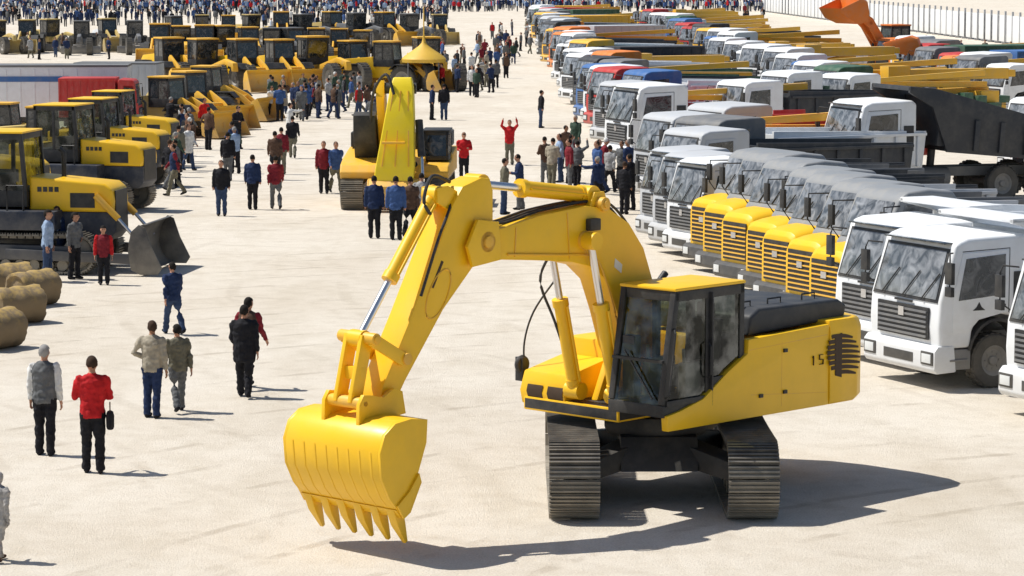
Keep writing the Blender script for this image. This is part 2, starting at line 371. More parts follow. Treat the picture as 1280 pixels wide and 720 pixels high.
    bi=len(t); t.append(('boom',b.mesh('boom',YEL,.025),-1,(0,0,0),psi))
    for a in((3.71,3.94,.15),(1.75,3.82,.13),(.3,1.8,.14),(1.35,4.3,.1)):
        b=MB(); b.cyl((a[0],off-w-.05,a[1]),(a[0],off+w+.05,a[1]),a[2],n=18); b.cyl((a[0],off-w-.08,a[1]),(a[0],off+w+.08,a[1]),a[2]*.55,n=14)
        t.append(('boom_pin',b.mesh('boom_pin',YEL2,.01),bi))
    for s in(-1,1):
        b=MB(); b.prism([(1.1,4.15),(1.6,4.2),(1.45,4.47),(1.25,4.47)],off+s*.16-.04,off+s*.16+.04); t.append(('boom_bracket',b.mesh('boom_bracket',YEL,.01),bi))
    for x0,z0,x1,z1 in((2.05,3.56,2.1,4.25),(3.15,3.66,3.12,4.12),(1.02,2.7,.2,2.85)):
        b=MB(); d=Vector((x1-x0,0,z1-z0)).normalized(); b.beam((x0+d.x*.03,off+w+.003,z0+d.z*.03),(x1-d.x*.03,off+w+.003,z1-d.z*.03),.018,.018); t.append(('weld_seam',b.mesh('weld_seam',YEL2),bi))
    b=MB(); b.box(1.5,1.72,off+w+.001,off+w+.1,3.95,4.12); t.append(('work_lamp',b.mesh('work_lamp',BLK,.02),bi))
    b=MB(); b.prism([(.97,3.3),(1.12,3.4),(1.1,3.52),(.95,3.42)],off+w+.001,off+w+.006); t.append(('warning_label',b.mesh('warning_label',LGT),bi))
    def hyd(p0,p1,r,frac,par,n='hydraulic_cylinder'):
        p0=Vector(p0);p1=Vector(p1);q=p0.lerp(p1,frac); m=MB()
        m.cyl(p0,q,r,n=16,m=0); d=(p1-p0).normalized(); m.cyl(q-d*.06,q+d*.05,r*1.18,n=16,m=0); m.cyl(p0+d*.1,p0+d*.18,r*1.12,n=16,m=0); m.cyl(q,p1,r*.52,n=12,m=1)
        for p in(p0,p1): m.cyl(p+Vector((0,-r*1.3,0)),p+Vector((0,r*1.3,0)),r*1.25,n=14,m=0)
        m.tube([p0+d*.15+Vector((0,r*1.25,0)),q-d*.05+Vector((0,r*1.25,0))],.02,6,0)
        t.append((n,m.mesh(n,[YEL,CHR]),par))
    for y in(off-w-.12,off+w+.12): hyd((1.2,y,1.58),(1.75,y,3.82),.1,.58,bi)
    hyd((1.4,off,4.42),(3.62,off,4.7),.11,.6,bi)
    def hose(pts,r,par,mat=None):
        m=MB(); m.tube(smoothline(pts),r,8); t.append(('hose',m.mesh('hose',mat or BLK),par))
    for dy in(-.1,.02,.12): hose([(.9,off+dy,2.2),(.2,off+dy,2.6),(.2,off+dy,3.1),(.5,off+dy,3.75),(1.0,off+dy,4.25),(1.5,off+dy,4.34),(2.5,off+dy,4.27),(3.3,off+dy,4.15),(3.75,off+dy,4.35),(4.15,off+dy,4.45)],.02,bi)
    hose([(1.05,off+w+.03,2.5),(1.2,off+w+.03,2.95),(1.5,off+w+.04,3.52),(1.8,off+w+.03,3.62),(2.3,off+w+.02,3.66),(3.3,off+w+.02,3.74)],.014,bi,YEL2)
    hose([(1.3,off-w-.12,1.9),(1.55,off-w-.2,2.6),(1.85,off-w-.2,3.2),(1.8,off-w-.05,3.6)],.02,bi)
    # stick
    b=MB(); ws=.21
    b.prism([(3.5,4.62),(3.56,4.78),(3.72,4.8),(4.08,4.7),(4.28,4.45),(4.52,3.98),(5.04,3.05),(5.58,2.15),(5.62,1.96),(5.5,1.87),(5.35,1.92),(5.16,2.2),(4.45,3.08),(3.85,3.64),(3.58,3.8),(3.5,4.0)],off-ws,off+ws)
    si=len(t); t.append(('stick',b.mesh('stick',YEL,.025),-1,(0,0,0),psi))
    for s in(-1,1):
        b=MB(); b.prism([(3.45,3.68),(4.0,3.62),(4.1,3.9),(3.9,4.25),(3.5,4.2)],off+s*(w+.02)-.03,off+s*(w+.02)+.03); t.append(('stick_bracket',b.mesh('stick_bracket',YEL,.01),si))
        b=MB(); b.prism([(4.2,4.35),(4.5,4.5),(4.5,4.7),(4.3,4.72),(4.05,4.6)],off+s*.13-.025,off+s*.13+.025); t.append(('cylinder_mount',b.mesh('cylinder_mount',YEL,.01),si))
    for a in((3.71,3.94,.17),(5.47,2.02,.1),(5.2,2.5,.08)):
        b=MB(); b.cyl((a[0],off-ws-.1,a[1]),(a[0],off+ws+.1,a[1]),a[2],n=18); t.append(('stick_pin',b.mesh('stick_pin',YEL2,.01),si))
    b=MB(); loop=[(4.55+.36*math.cos(a)*.5+.17*math.sin(a)*.9,3.3-.36*math.cos(a)*.87+.17*math.sin(a)*.45) for a in [2*math.pi*k/24 for k in range(25)]]
    b.tube([(x,off+ws+.002,z) for x,z in loop],.012,5); t.append(('weld_ring',b.mesh('weld_ring',YEL2),si))
    b=MB(); b.prism([(4.45,3.72),(4.49,3.74),(4.68,3.4),(4.64,3.38)],off+ws+.001,off+ws+.005); t.append(('lettering',b.mesh('lettering',SWOOSH),si))
    hyd((4.42,off,4.6),(5.8,off,2.8),.095,.58,si)
    for s in(-1,1):
        b=MB(); b.beam((5.22,off+s*(ws+.05),2.48),(5.82,off+s*(ws+.05),2.82),.05,.18); t.append(('bucket_link',b.mesh('bucket_link',YEL,.015),si))
    b=MB(); 
    for s in(-1,1): b.beam((5.8,off+s*.14,2.85),(6.02,off+s*.14,1.98),.07,.2)
    b.box(5.84,5.95,off-.18,off+.18,2.28,2.45)
    t.append(('bucket_link',b.mesh('bucket_link',YEL,.015),si))
    for a in((5.8,2.82),(6.02,2.0)):
        b=MB(); b.cyl((a[0],off-.34,a[1]),(a[0],off+.34,a[1]),.08,n=16); b.cyl((a[0],off-.36,a[1]),(a[0],off+.36,a[1]),.045,n=12); t.append(('link_pin',b.mesh('link_pin',YEL2,.01),si))
    hose([(4.2,off+.12,4.5),(4.45,off+.26,4.3),(4.6,off+.25,4.0),(4.9,off+.24,3.3)],.02,si)
    hose([(4.1,off-.02,4.75),(4.5,off+.05,4.85),(4.7,off+.1,4.55),(4.6,off+.12,4.35)],.024,si)
    # bucket
    bw=.88; b=MB()
    shell=[(5.46,1.80),(5.75,1.84),(6.03,1.81),(6.22,1.68),(6.31,1.45),(6.28,1.12),(6.14,.84),(5.93,.6)]
    n=len(shell); c=Vector((5.8,1.25))
    inn=[(Vector(p)+(c-Vector(p)).normalized()*.045) for p in shell]
    b.prism(shell+[tuple(p) for p in inn[::-1]],off-bw,off+bw,0)
    side=shell+[(5.88,.64),(5.68,1.0),(5.48,1.5)]
    for s in(-1,1):
        y=off+s*bw; b.prism(side,y+ (0.002 if s>0 else -.047),y+(.047 if s>0 else -.002),0)
        b.prism([(5.92,.56),(5.8,.63),(5.6,1.0),(5.64,1.12),(5.82,.9),(6.03,.74)],y+(.048 if s>0 else -.08),y+(.08 if s>0 else -.048),0)
        b.prism([(5.3,1.8),(5.36,2.1),(5.5,2.15),(5.7,2.05),(5.9,2.1),(6.05,2.12),(6.13,2.0),(6.14,1.72)],off+s*.33-.03,off+s*.33+.03,0)
    for k in range(8):
        y=off-bw*.84+ k*bw*1.68/7
        for i in range(4,n-1):
            p,q=Vector(shell[i]),Vector(shell[i+1]); d=(q-p).normalized(); nn=Vector((-d.y,d.x)); 
            if nn.dot(p-c)<0: nn=-nn
            hw=.018; th=.004
            b.add([(p.x,y-hw,p.y),(p.x,y+hw,p.y),(q.x,y+hw,q.y),(q.x,y-hw,q.y),(p.x+nn.x*th,y-hw,p.y+nn.y*th),(p.x+nn.x*th,y+hw,p.y+nn.y*th),(q.x+nn.x*th,y+hw,q.y+nn.y*th),(q.x+nn.x*th,y-hw,q.y+nn.y*th)],[(0,1,2,3),(4,5,6,7),(0,1,5,4),(1,2,6,5),(2,3,7,6),(3,0,4,7)])
    b.prism([(6.02,.68),(5.93,.57),(5.86,.55),(5.86,.61),(5.95,.68)],off-bw-.03,off+bw+.03,0)
    ki=len(t); t.append(('bucket',b.mesh('bucket',YEL,.004),-1,(0,0,0),psi))
    for k in range(6):
        y=off-bw+.09+k*(2*bw-.18)/5; b=MB()
        b.add([(6.02,y-.075,.68),(6.02,y+.075,.68),(5.86,y+.075,.7),(5.86,y-.075,.7),(5.93,y-.07,.45),(5.93,y+.07,.45),(5.8,y+.07,.49),(5.8,y-.07,.49),(5.76,y-.03,.2),(5.76,y+.03,.2),(5.72,y+.03,.22),(5.72,y-.03,.22)],
          [(0,1,2,3),(0,4,5,1),(1,5,6,2),(2,6,7,3),(3,7,4,0),(4,8,9,5),(5,9,10,6),(6,10,11,7),(7,11,8,4),(8,11,10,9)])
        t.append(('bucket_tooth',b.mesh('bucket_tooth',YEL,.008),ki))
    return t
def wide_excavator_tpl():
    t=[]
    for y in(-1.3,1.3): track_tpl(4.4,.45,.7,.2,y,-1,t,YEL2)
    b=MB(); b.prism([(-2.8,.95),(1.9,.95),(2.0,1.15),(1.8,1.4),(1.0,1.55),(-1.2,1.75),(-2.8,1.75)],-1.68,.9); b.prism([(-2.8,.95),(1.8,.95),(1.85,1.15),(1.6,1.35),(-.3,1.45),(-.4,1.6),(-2.8,1.7)],.86,1.68)
    h=len(t); t.append(('upper_body',b.mesh('upper_body',YEL2,.05,3),-1))
    b=MB(); b.box(-2.6,-.8,-1.6,1.6,1.76,2.25); t.append(('engine_cover',b.mesh('engine_cover',DKG,.05),h))
    glasshouse(t,-.9,.7,.6,.8,1.62,1.46,1.6,2.35,BLK,GLS,BLK,.08,rt=.05)
    b=MB(); b.prism([(-.2,1.5),(.5,1.4),(1.3,2.6),(1.95,3.5),(1.7,4.0),(1.2,3.95),(.4,2.8)],-.55,-.3); bo=len(t); t.append(('boom',b.mesh('boom',YEL,.03),-1))
    b=MB(); b.prism([(-.2,1.5),(.9,1.4),(1.5,2.4),(1.5,2.9),(1.1,3.0),(.6,2.6)],-1.3,-.6); t.append(('boom_guard',b.mesh('boom_guard',BLK,.03),bo))
    b=MB(); b.cyl((1.6,-.62,3.75),(1.6,.68,3.75),.17,n=20); t.append(('boom_pin',b.mesh('boom_pin',BLK),bo))
    b=MB()
    def rg(x0,x1,z,y0,y1): return [Vector((x0,y0,z)),Vector((x1,y0,z)),Vector((x1,y1,z)),Vector((x0,y1,z))]
    b.loft([rg(2.45,2.8,.85,-.58,.66),rg(2.1,2.75,1.4,-.5,.68),rg(1.75,2.5,2.8,-.25,.66),rg(1.6,2.25,3.8,-.08,.62),rg(1.75,2.05,4.1,.0,.56)])
    st=len(t); t.append(('stick',b.mesh('stick',LEM,.04,3),-1))
    for y,yt in((-.3,.02),(.52,.48),(.1,.25)):
        b=MB(); b.beam((2.77,y,1.4),(2.28,yt,3.7),.035,.035); t.append(('weld_seam',b.mesh('weld_seam',YEL2),st))
    b=MB(); b.box(2.5,2.85,-.3,.4,2.1,2.16); t.append(('stick_bracket',b.mesh('stick_bracket',YEL2),st))
    b=MB(); b.cyl((2.2,.8,2.8),(2.5,.9,1.7),.12,n=12); b.cyl((2.5,.9,1.7),(2.75,.95,1.1),.05,n=10,m=1); t.append(('hydraulic_cylinder',b.mesh('hydraulic_cylinder',[BLK,CHR]),st))
    b=MB(); b.tube(smoothline([(.9,-.7,1.8),(1.5,-.75,2.8),(1.9,-.6,3.7),(2.2,-.2,4.2),(2.4,.05,3.6)]),.045,8); t.append(('hose',b.mesh('hose',BLK),bo))
    sh=[(2.3,1.0),(2.75,1.0),(3.0,.8),(3.0,.5),(2.75,.2),(2.3,.06)]; inn=[(x-.05,z+(.03 if z<.55 else -.05)) for x,z in sh[::-1]]
    b=MB(); b.prism(sh+inn,-.7,.9); 
    for y in(-.75,.902): b.prism(sh,y,y+.048)
    t.append(('bucket',b.mesh('bucket',YEL2,.01),-1))
    return t

# ------------------------------------------------------------ TRUCKS
WP=wheel_parts(.52,.3,26); WPB=wheel_parts(.66,.42,26); WPL=wheel_parts(.8,.55,26)
def truck_body(t,kind,x0,x1,z=1.15):
    b=MB(); i=len(t)
    if kind in('dump','open'):
        L=x1-x0; hh=1.75 if kind=='dump' else 1.2
        if kind=='dump': prof=[(x0,z),(x1-.1,z),(x1,z+.2),(x1-.05,z+1.75),(x1+.75,z+1.95),(x1+.75,z+2.03),(x1-.25,z+1.9),(x0-.15,z+1.55)]
        else: prof=[(x0,z),(x1-.1,z),(x1,z+.15),(x1,z+1.3),(x0-.15,z+1.15)]
        b.prism(prof,1.14,1.24); b.prism(prof,-1.24,-1.14)
        b.box(x0,x1-.1,-1.138,1.138,z,z+.1); b.box(x1-.12,x1-.03,-1.138,1.138,z+.1,z+hh); b.box(x0-.05,x0+.05,-1.138,1.138,z+.1,z+hh-.4)
        if kind=='dump': b.box(x1-.05,x1+.75,-1.24,1.24,z+1.96,z+2.04)
        rh=hh-.2
        for k in range(7):
            x=x0+.2+k*(L-.6)/6
            for s in(-1,1): b.box(x-.06,x+.06,s*1.242 if s>0 else -1.32,1.32 if s>0 else -1.242,z+.05,z+rh)
        for s in(-1,1): b.box(x0-.1,x1-.1,1.242 if s>0 else -1.34,1.34 if s>0 else -1.242,z+rh+.01,z+rh+.1)
    elif kind=='tip':
        M=Matrix.Translation((x0,0,z))@Matrix.Rotation(rad(-5),4,'Y')@Matrix.Translation((-x0,0,-z)); q=MB()
        prof=[(x0-.3,z+.2),(x0,z-.1),(x1-.7,z-.1),(x1-.1,z+1.1),(x1+.7,z+1.45),(x1+.7,z+1.6),(x1-.3,z+1.6),(x0+1.5,z+1.05),(x0-.4,z+.8)]
        q.prism(prof,1.2,1.32); q.prism(prof,-1.32,-1.2); q.box(x0,x1-.7,-1.19,1.19,z-.08,z+.05); q.box(x1-.6,x1-.4,-1.19,1.19,z+.05,z+1.4); q.box(x1-.25,x1+.7,-1.3,1.3,z+1.5,z+1.62)
        for k in range(5):
            x=x0+.3+k*.85
            for s in(-1,1): q.box(x-.08,x+.08,1.322 if s>0 else -1.42,1.42 if s>0 else -1.322,z,z+.85)
        b.add([M@Vector(v) for v in q.v],q.f); b.cyl((x1-.8,0,.9),(x1-.9,0,1.9),.12)
    elif kind=='box':
        b.box(x0,x1,-1.22,1.22,z,z+1.8)
        for k in range(9):
            x=x0+.2+k*(x1-x0-.4)/8
            for s in(-1,1): b.box(x-.03,x+.03,1.222 if s>0 else -1.25,1.25 if s>0 else -1.222,z+.05,z+1.75)
        for zz in(z+.02,z+1.7): 
            for s in(-1,1): b.box(x0,x1,1.252 if s>0 else -1.28,1.28 if s>0 else -1.252,zz,zz+.08)
    elif kind=='flat':
        b.box(x0,x1,-1.22,1.22,z,z+.15); b.box(x1-.06,x1,-1.22,1.22,z+.151,z+1.1)
        for s in(-1,1):
            for k in range(4):
                xx=x0+k*(x1-x0-.1)/4; b.box(xx+.03,xx+(x1-x0-.1)/4-.03,1.16 if s>0 else -1.22,1.22 if s>0 else -1.16,z+.151,z+.7)
    elif kind=='crane':
        b.box(x0,x1,-1.22,1.22,z,z+.3,0); b.cyl((x1-1,0,z+.3),(x1-1,0,z+1.0),.45,n=18,m=1); b.box(x0-.5,x1+1.2,-.28,.28,z+1.02,z+1.5,1); b.box(x0-.9,x0-.5,-.2,.2,z+1.1,z+1.42,1); b.box(x1-1.6,x1-.5,.4,1.2,z+.31,z+1.7,1)
        b.cyl((x1-1.2,0,z+.6),(x0+2,0,z+1.05),.12,m=1)
        for x in(x0+.3,x1-.2):
            for s in(-1,1): b.box(x-.12,x+.12,s*1.1-.1,s*1.1+.1,.3,z-.002,1)
    elif kind=='pump':
        b.box(x0,x1,-1.22,1.22,z,z+.25,0)
        for k,(zz,a) in enumerate(((z+.75,.02),(z+1.15,-.03),(z+1.5,.04))):
            b.beam((x0-.3+k*.3,.25*(k-1),zz+a*3),(x1+.9-k*.4,.25*(k-1),zz-a*3),.28,.3,1,.2,.2)
        b.box(x1-1.2,x1-.4,-.5,.5,z+.251,z+.9,1); b.box(x0-.2,x0+.9,-.8,.8,z+.251,z+.8,1)
        for k in range(5): b.box(x0+.8+k*.8,x0+1.3+k*.8,.6,1.15,z+.251,z+.6+.15*(k%2),0)
    nm={'dump':'dump_body','open':'dump_body','tip':'dump_body','box':'cargo_box','flat':'cargo_bed','crane':'crane_deck','pump':'pump_deck'}[kind]
    t.append((nm,b.mesh(nm,[SILV,YEL2] if kind in('crane','pump') else [SILV],.01),-1))

def truck_over(kind,lod=0,L=8.0):
    t=[]
    b=MB(); b.box(-L+.3,-.25,-.42,.42,.72,.98); b.cyl((-L*.45,.5,.7),(-L*.45+1.1,.5,.7),.28,n=16); b.box(-L*.45,-L*.45+1,-.95,-.5,.45,.95)
    for x in(-1.25,-L+1.3,-L+2.55): b.cyl((x,-1.0,.52),(x,1.0,.52),.09)
    t.append(('chassis',b.mesh('chassis',GREY),-1))
    b=MB(); prof=[(0,.8),(.03,1.2),(0.0,1.68),(-.32,2.74),(-.42,2.8),(-.6,2.86),(-1.9,2.9),(-2.05,2.8),(-2.05,1.05),(-1.86,1.05),(-1.8,1.2),(-1.6,1.36),(-1.25,1.42),(-.92,1.34),(-.72,1.15),(-.68,.8)]
    b.prism(prof,-1.2,1.2)
    c=len(t); t.append(('cab',b.mesh('cab',WHT,.09,4,30),-1))
    def wy(z): return 0.0+(-.32)*(z-1.68)/1.06
    b=MB(); b.plate([(wy(1.66)+.002,-1.1,1.66),(wy(1.66)+.002,1.1,1.66),(wy(2.66)+.002,1.05,2.66),(wy(2.66)+.002,-1.05,2.66)],.012); t.append(('windscreen_seal',b.mesh('windscreen_seal',BLK,.004),c))
    b=MB(); b.plate([(wy(1.72)+.016,-1.04,1.72),(wy(1.72)+.016,1.04,1.72),(wy(2.61)+.016,.99,2.61),(wy(2.61)+.016,-.99,2.61)],.012,0); t.append(('windscreen',b.mesh('windscreen',GLSW,.005),c))
    for s in(-1,1):
        y=s*1.2
        def sp(pts,t0,m=0):
            q=[(x,y,z) for x,z in pts]; q=q if s<0 else q[::-1]; return MB().plate(q,t0,m)
        t.append(('door',sp([(-1.5,1.45),(-.72,1.3),(-.62,1.1),(-.26,1.1),(-.26,1.72),(-.46,2.58),(-1.5,2.62)],.014).mesh('door',WHT,.004),c)); d=len(t)-1
        q=[(-1.42,1.78),(-.38,1.7),(-.54,2.48),(-1.42,2.54)]
        mb=MB(); pts=[(x,y+s*.015,z) for x,z in q]; mb.plate(pts if s<0 else pts[::-1],.008); t.append(('window',mb.mesh('window',GLS),d))
        if not lod:
            mb=MB(); mb.box(-1.42,-1.24,y+.015 if s>0 else y-.05,y+.05 if s>0 else y-.015,1.56,1.6); t.append(('handle',mb.mesh('handle',BLK),d))
            z0,z1=(y+.0155,y+.02) if s>0 else (y-.02,y-.0155)
            mb=MB(); mb.prism([(-.98,1.5),(-.7,1.5),(-.78,1.56),(-.84,1.66),(-.9,1.56)],z0,z1); t.append(('decal',mb.mesh('decal',BLK),d))
            for g0 in([(-1.53,1.43),(-1.515,1.43),(-1.515,2.64),(-1.53,2.64)],[(-1.53,2.64),(-1.53,2.655),(-.46,2.62),(-.46,2.605)]):
                mb=MB(); mb.prism(g0,(y if s>0 else y-.004),(y+.004 if s>0 else y)); t.append(('door_gap',mb.mesh('door_gap',BLK),c))
            mb=MB(); mb.box(-1.95,-1.62,y if s>0 else y-.02,y+.02 if s>0 else y,1.5,2.2); t.append(('side_vent',mb.mesh('side_vent',BLK,.01),c))
        mb=MB(); mb.tube([(-.25,y*.99,2.6),(-.05,y*1.16,2.62),(-.02,y*1.2,2.5),(-.02,y*1.2,1.95),(-.15,y*1.0,1.8)],.018,6); mb.box(-.06,.02,y*1.2-.11,y*1.2+.11,2.05,2.45); mb.box(-.06,.02,y*1.2-.1,y*1.2+.1,1.82,2.0); t.append(('mirror',mb.mesh('mirror',BLK,.015),c))
        mb=MB(); mb.box(-.68,-.1,y-.16 if s>0 else y,y if s>0 else y+.16,.4,.78); mb.box(-.6,-.2,y-.02,y+.04,.56,.6,0); t.append(('step',mb.mesh('step',GREY,.02),c))
        mb=MB(); fa=[(-1.25+.66*math.cos(rad(a)),.56+.78*math.sin(rad(a))) for a in range(15,166,15)]; fi=[(-1.25+.61*math.cos(rad(a)),.56+.72*math.sin(rad(a))) for a in range(165,14,-15)]
        mb.prism(fa+fi,(y-.35 if s>0 else y-.03),(y+.03 if s>0 else y+.35)); t.append(('fender',mb.mesh('fender',BLK),c))
    b=MB(); b.box(.02,.06,-.86,.86,.95,1.55,0)
    for k in range(6): b.box(.06,.085,-.82,.82,.985+k*.092,1.025+k*.092,1)
    b.box(.085,.1,-.09,.09,1.33,1.5,2)
    t.append(('grille',b.mesh('grille',[BLK,GREY,CHR]),c))
    b=MB(); b.prism([(-.35,.36),(.08,.34),(.14,.42),(.14,.76),(.06,.86),(-.3,.86)],-1.22,1.22); bp=len(t); t.append(('bumper',b.mesh('bumper',WHT,.03),-1))
    for s in(-1,1):
        b=MB(); b.box(.135,.16,s*.98-.2,s*.98+.2,.5,.75); t.append(('headlight_surround',b.mesh('headlight_surround',BLK,.02),bp))
        b=MB(); b.box(.161,.175,s*.98-.15,s*.98+.15,.54,.71); t.append(('headlight',b.mesh('headlight',LGT,.02),bp))
    b=MB(); b.box(.142,.15,-.5,.5,.5,.68); t.append(('air_intake',b.mesh('air_intake',BLK,.02),bp))
    if not lod:
        for y in(-.75,-.05,.6):
            b=MB(); b.beam((.05,y,1.7),(wy(2.2)+.05,y+.38,2.2),.02,.02); t.append(('wiper',b.mesh('wiper',BLK),c))
        b=MB(); b.beam((-.27,-1.02,2.76),(-.27,1.02,2.76),.2,.03); t.append(('sun_visor',b.mesh('sun_visor',GLS,.01),c))
        b=MB(); b.box(.03,.05,-.3,.3,1.6,1.64); t.append(('lettering',b.mesh('lettering',BLK),c))
    for s in(-1,1): add_wheel(t,WP,-1.25,s*1.03,.52)
    for x in((-L+1.3,-L+2.6)if lod==0 else(-L+1.8,)):
        for s in(-1,1): add_wheel(t,WP,x,s*1.0,.52)
    truck_body(t,kind,-L,-2.3)
    return t
def truck_bonnet(kind='open',lod=0,L=8.2):
    t=[]
    b=MB(); b.box(-L+.3,-.3,-.45,.45,.8,1.1); b.cyl((-1.25,-1.1,.66),(-1.25,1.1,.66),.1); b.box(-3.6,-2.8,.5,1.15,.5,1.0)
    for x in(-L+1.5,-L+3.0): b.cyl((x,-1.0,.66),(x,1.0,.66),.1)
    t.append(('chassis',b.mesh('chassis',GREY),-1))
    b=MB()
    def hr(x,w,z0,z1):
        zm=z1-.3
        return [Vector((x,-w,z0)),Vector((x,-w,zm)),Vector((x,-w*.96,zm+.14)),Vector((x,-w*.84,z1-.06)),Vector((x,-w*.6,z1)),Vector((x,w*.6,z1)),Vector((x,w*.84,z1-.06)),Vector((x,w*.96,zm+.14)),Vector((x,w,zm)),Vector((x,w,z0))]
    b.loft([hr(.02,.88,.7,1.98),hr(-.07,.94,.7,2.1),hr(-.3,.96,.72,2.16),hr(-.55,.98,.85,2.2),hr(-.85,1.0,1.1,2.22)])
    h=len(t); t.append(('hood',b.mesh('hood',YEL,.02,2),-1))
    for s in(-1,1): 
        y0,y1=(1.013,1.2) if s>0 else(-1.2,-1.013); b=MB()
        b.prism([(-.5,.95),(-.5,1.25),(-.7,1.4),(-2.0,1.5),(-2.1,1.0),(-2.0,1.0),(-1.85,1.25),(-1.5,1.38),(-1.05,1.38),(-.72,1.2),(-.62,.95)],y0,y1)
        t.append(('fender',b.mesh('fender',DKG,.03),h))  # charcoal colour paints in the shaded gaps between neighbouring noses
    b=MB(); b.box(.035,.06,-.7,.7,.86,1.86,0)
    for k in range(8): b.box(.06,.085,-.7,.7,.92+k*.115,.953+k*.115,1)
    b.box(.086,.1,-.14,.14,1.45,1.6,2)
    t.append(('grille',b.mesh('grille',[BLK,YEL2,CHR]),h))
    b=MB(); b.prism([(-.3,.36),(.1,.36),(.17,.44),(.17,.7),(.06,.78),(-.3,.78)],-1.12,1.12); bp=len(t); t.append(('bumper',b.mesh('bumper',DKG,.03),-1))
    for s in(-1,1):
        b=MB(); b.box(.17,.195,s*.85-.16,s*.85+.16,.48,.68); t.append(('headlight',b.mesh('headlight',LGT,.02),bp))
    ci=len(t); b=MB(); b.prism([(-.8,1.2),(-.8,2.2),(-.88,2.3),(-1.32,3.28),(-1.52,3.42),(-2.1,3.48),(-2.75,3.42),(-2.9,3.2),(-2.9,1.2)],-1.14,1.14); t.append(('cab',b.mesh('cab',DGL,.12,4,20),-1))
    def cx(z): return -.88-.44*(z-2.3)/.98
    b=MB(); b.plate([(cx(2.33)+.01,-1.02,2.33),(cx(2.33)+.01,1.02,2.33),(cx(3.2)+.01,.95,3.2),(cx(3.2)+.01,-.95,3.2)],.015); t.append(('windscreen',b.mesh('windscreen',GLSW,.01),ci))
    for s in(-1,1):
        y=s*1.14; q=[(x,y+s*.002,z) for x,z in((-2.65,2.2),(-1.08,2.2),(-1.45,3.14),(-2.65,3.18))]; b=MB(); b.plate(q if s<0 else q[::-1],.012); t.append(('window',b.mesh('window',GLSW),ci))
        b=MB(); b.box(-2.7,-1.1,y if s>0 else y-.02,y+.02 if s>0 else y,1.3,2.12); t.append(('door',b.mesh('door',YEL2,.006),ci))
        b=MB(); b.tube([(-1.3,y,3.12),(-.8,s*1.3,3.12),(-.78,s*1.32,2.5),(-.9,y,2.25)],.022,6); b.box(-.82,-.74,s*1.32-.12,s*1.32+.12,2.55,3.02); t.append(('mirror',b.mesh('mirror',BLK,.015),ci))
    for y in(-.4,.4):
        b=MB(); b.beam((-.86,y,2.34),(-1.03,y+.3,2.78),.025,.025); t.append(('wiper',b.mesh('wiper',BLK),ci))
    for s in(-1,1):
        for x in(-1.25,-L+1.5,-L+3.0): add_wheel(t,WPB,x,s*1.06,.66)
    truck_body(t,kind,-L,-3.1,z=1.15)
    return t

# ------------------------------------------------------------ dozer & loader & grader
def dozer_tpl(blade=True):
    t=[]
    for y in(-1.0,1.0): track_tpl(3.7,.46,.56,.2,y,-1,t,DBL)
    b=MB(); b.prism([(.1,1.45),(2.14,1.45),(2.16,1.7),(2.12,1.98),(1.95,2.12),(.1,2.28)],-.66,.66)
    h=len(t); t.append(('hood',b.mesh('hood',YEL,.06,3),-1))
    b=MB(); b.prism([(-1.9,.75),(2.0,.75),(2.17,.95),(2.16,1.448),(-1.5,1.448),(-1.9,1.4)],-.6,.6); b.box(-2.0,.9,-1.28,1.28,1.05,1.5); t.append(('lower_body',b.mesh('lower_body',DBL,.03),-1))
    b=MB(); b.box(-2.25,-1.45,-.85,.85,1.56,2.1); t.append(('fuel_tank',b.mesh('fuel_tank',YEL,.06),-1))
    b=MB(); b.box(2.145,2.175,-.5,.5,1.0,1.95)
    t.append(('grille',b.mesh('grille',BLK),h))
    for s in(-1,1):
        y0,y1=(.662,.672) if s>0 else(-.672,-.662); b=MB(); b.box(1.1,1.7,y0,y1,1.55,1.9); t.append(('vent_panel',b.mesh('vent_panel',BLK),h))
        for k in range(4):
            b=MB(); b.box(.3+k*.14,.4+k*.14,y0,y1,1.92,2.04); t.append(('lettering',b.mesh('lettering',BLK),h))
        b=MB(); b.tube([(.1,s*1.15,1.5),(.1,s*1.15,2.1),(-.3,s*1.15,2.1),(-.3,s*1.15,1.5)],.025,6); t.append(('handrail',b.mesh('handrail',BLK),h))
    b=MB(); b.tube([(.7,.2,2.2),(.7,.2,2.8),(.6,.2,2.9)],.06,10); t.append(('exhaust_pipe',b.mesh('exhaust_pipe',BLK),h))
    ci=glasshouse(t,-1.4,.08,-.02,-.8,.8,1.56,1.95,3.3,BLK,CGL,YEL,.1,rt=.05,ov_=.02)
    b=MB(); b.box(-1.0,-.5,-.25,.25,1.95,2.3); b.box(-1.1,-.98,-.25,.25,2.3,2.85); t.append(('seat',b.mesh('seat',BLK,.03),ci))
    if not blade: return t
    b=MB(); arc=[(3.12-.38*math.cos(rad(x)),.66+.56*math.sin(rad(x))) for x in range(-90,91,12)]
    prof=arc+[(x-.06,z) for x,z in arc[::-1]]; b.prism(prof,-1.3,1.3)
    for s in(-1,1):
        y0,y1=(1.302,1.35) if s>0 else(-1.35,-1.302); b.prism([(2.75,.15),(2.95,.05),(3.4,.05),(3.5,.2),(3.25,.7),(3.1,1.15),(2.95,1.22),(2.76,1.05),(2.68,.6)],y0,y1)
    bl=len(t); t.append(('blade',b.mesh('blade',BLADE,.01),-1))
    for s in(-1,1):
        b=MB(); b.beam((-.3,s*1.33,.5),(2.75,s*1.25,.4),.12,.24); t.append(('push_arm',b.mesh('push_arm',DBL,.02),bl))
        b=MB(); b.cyl((1.75,s*.75,1.85),(2.3,s*.75,1.3),.08); b.cyl((2.3,s*.75,1.3),(2.75,s*.75,.8),.04,m=1)
        t.append(('hydraulic_cylinder',b.mesh('hydraulic_cylinder',[YEL2,CHR]),bl))
    return t
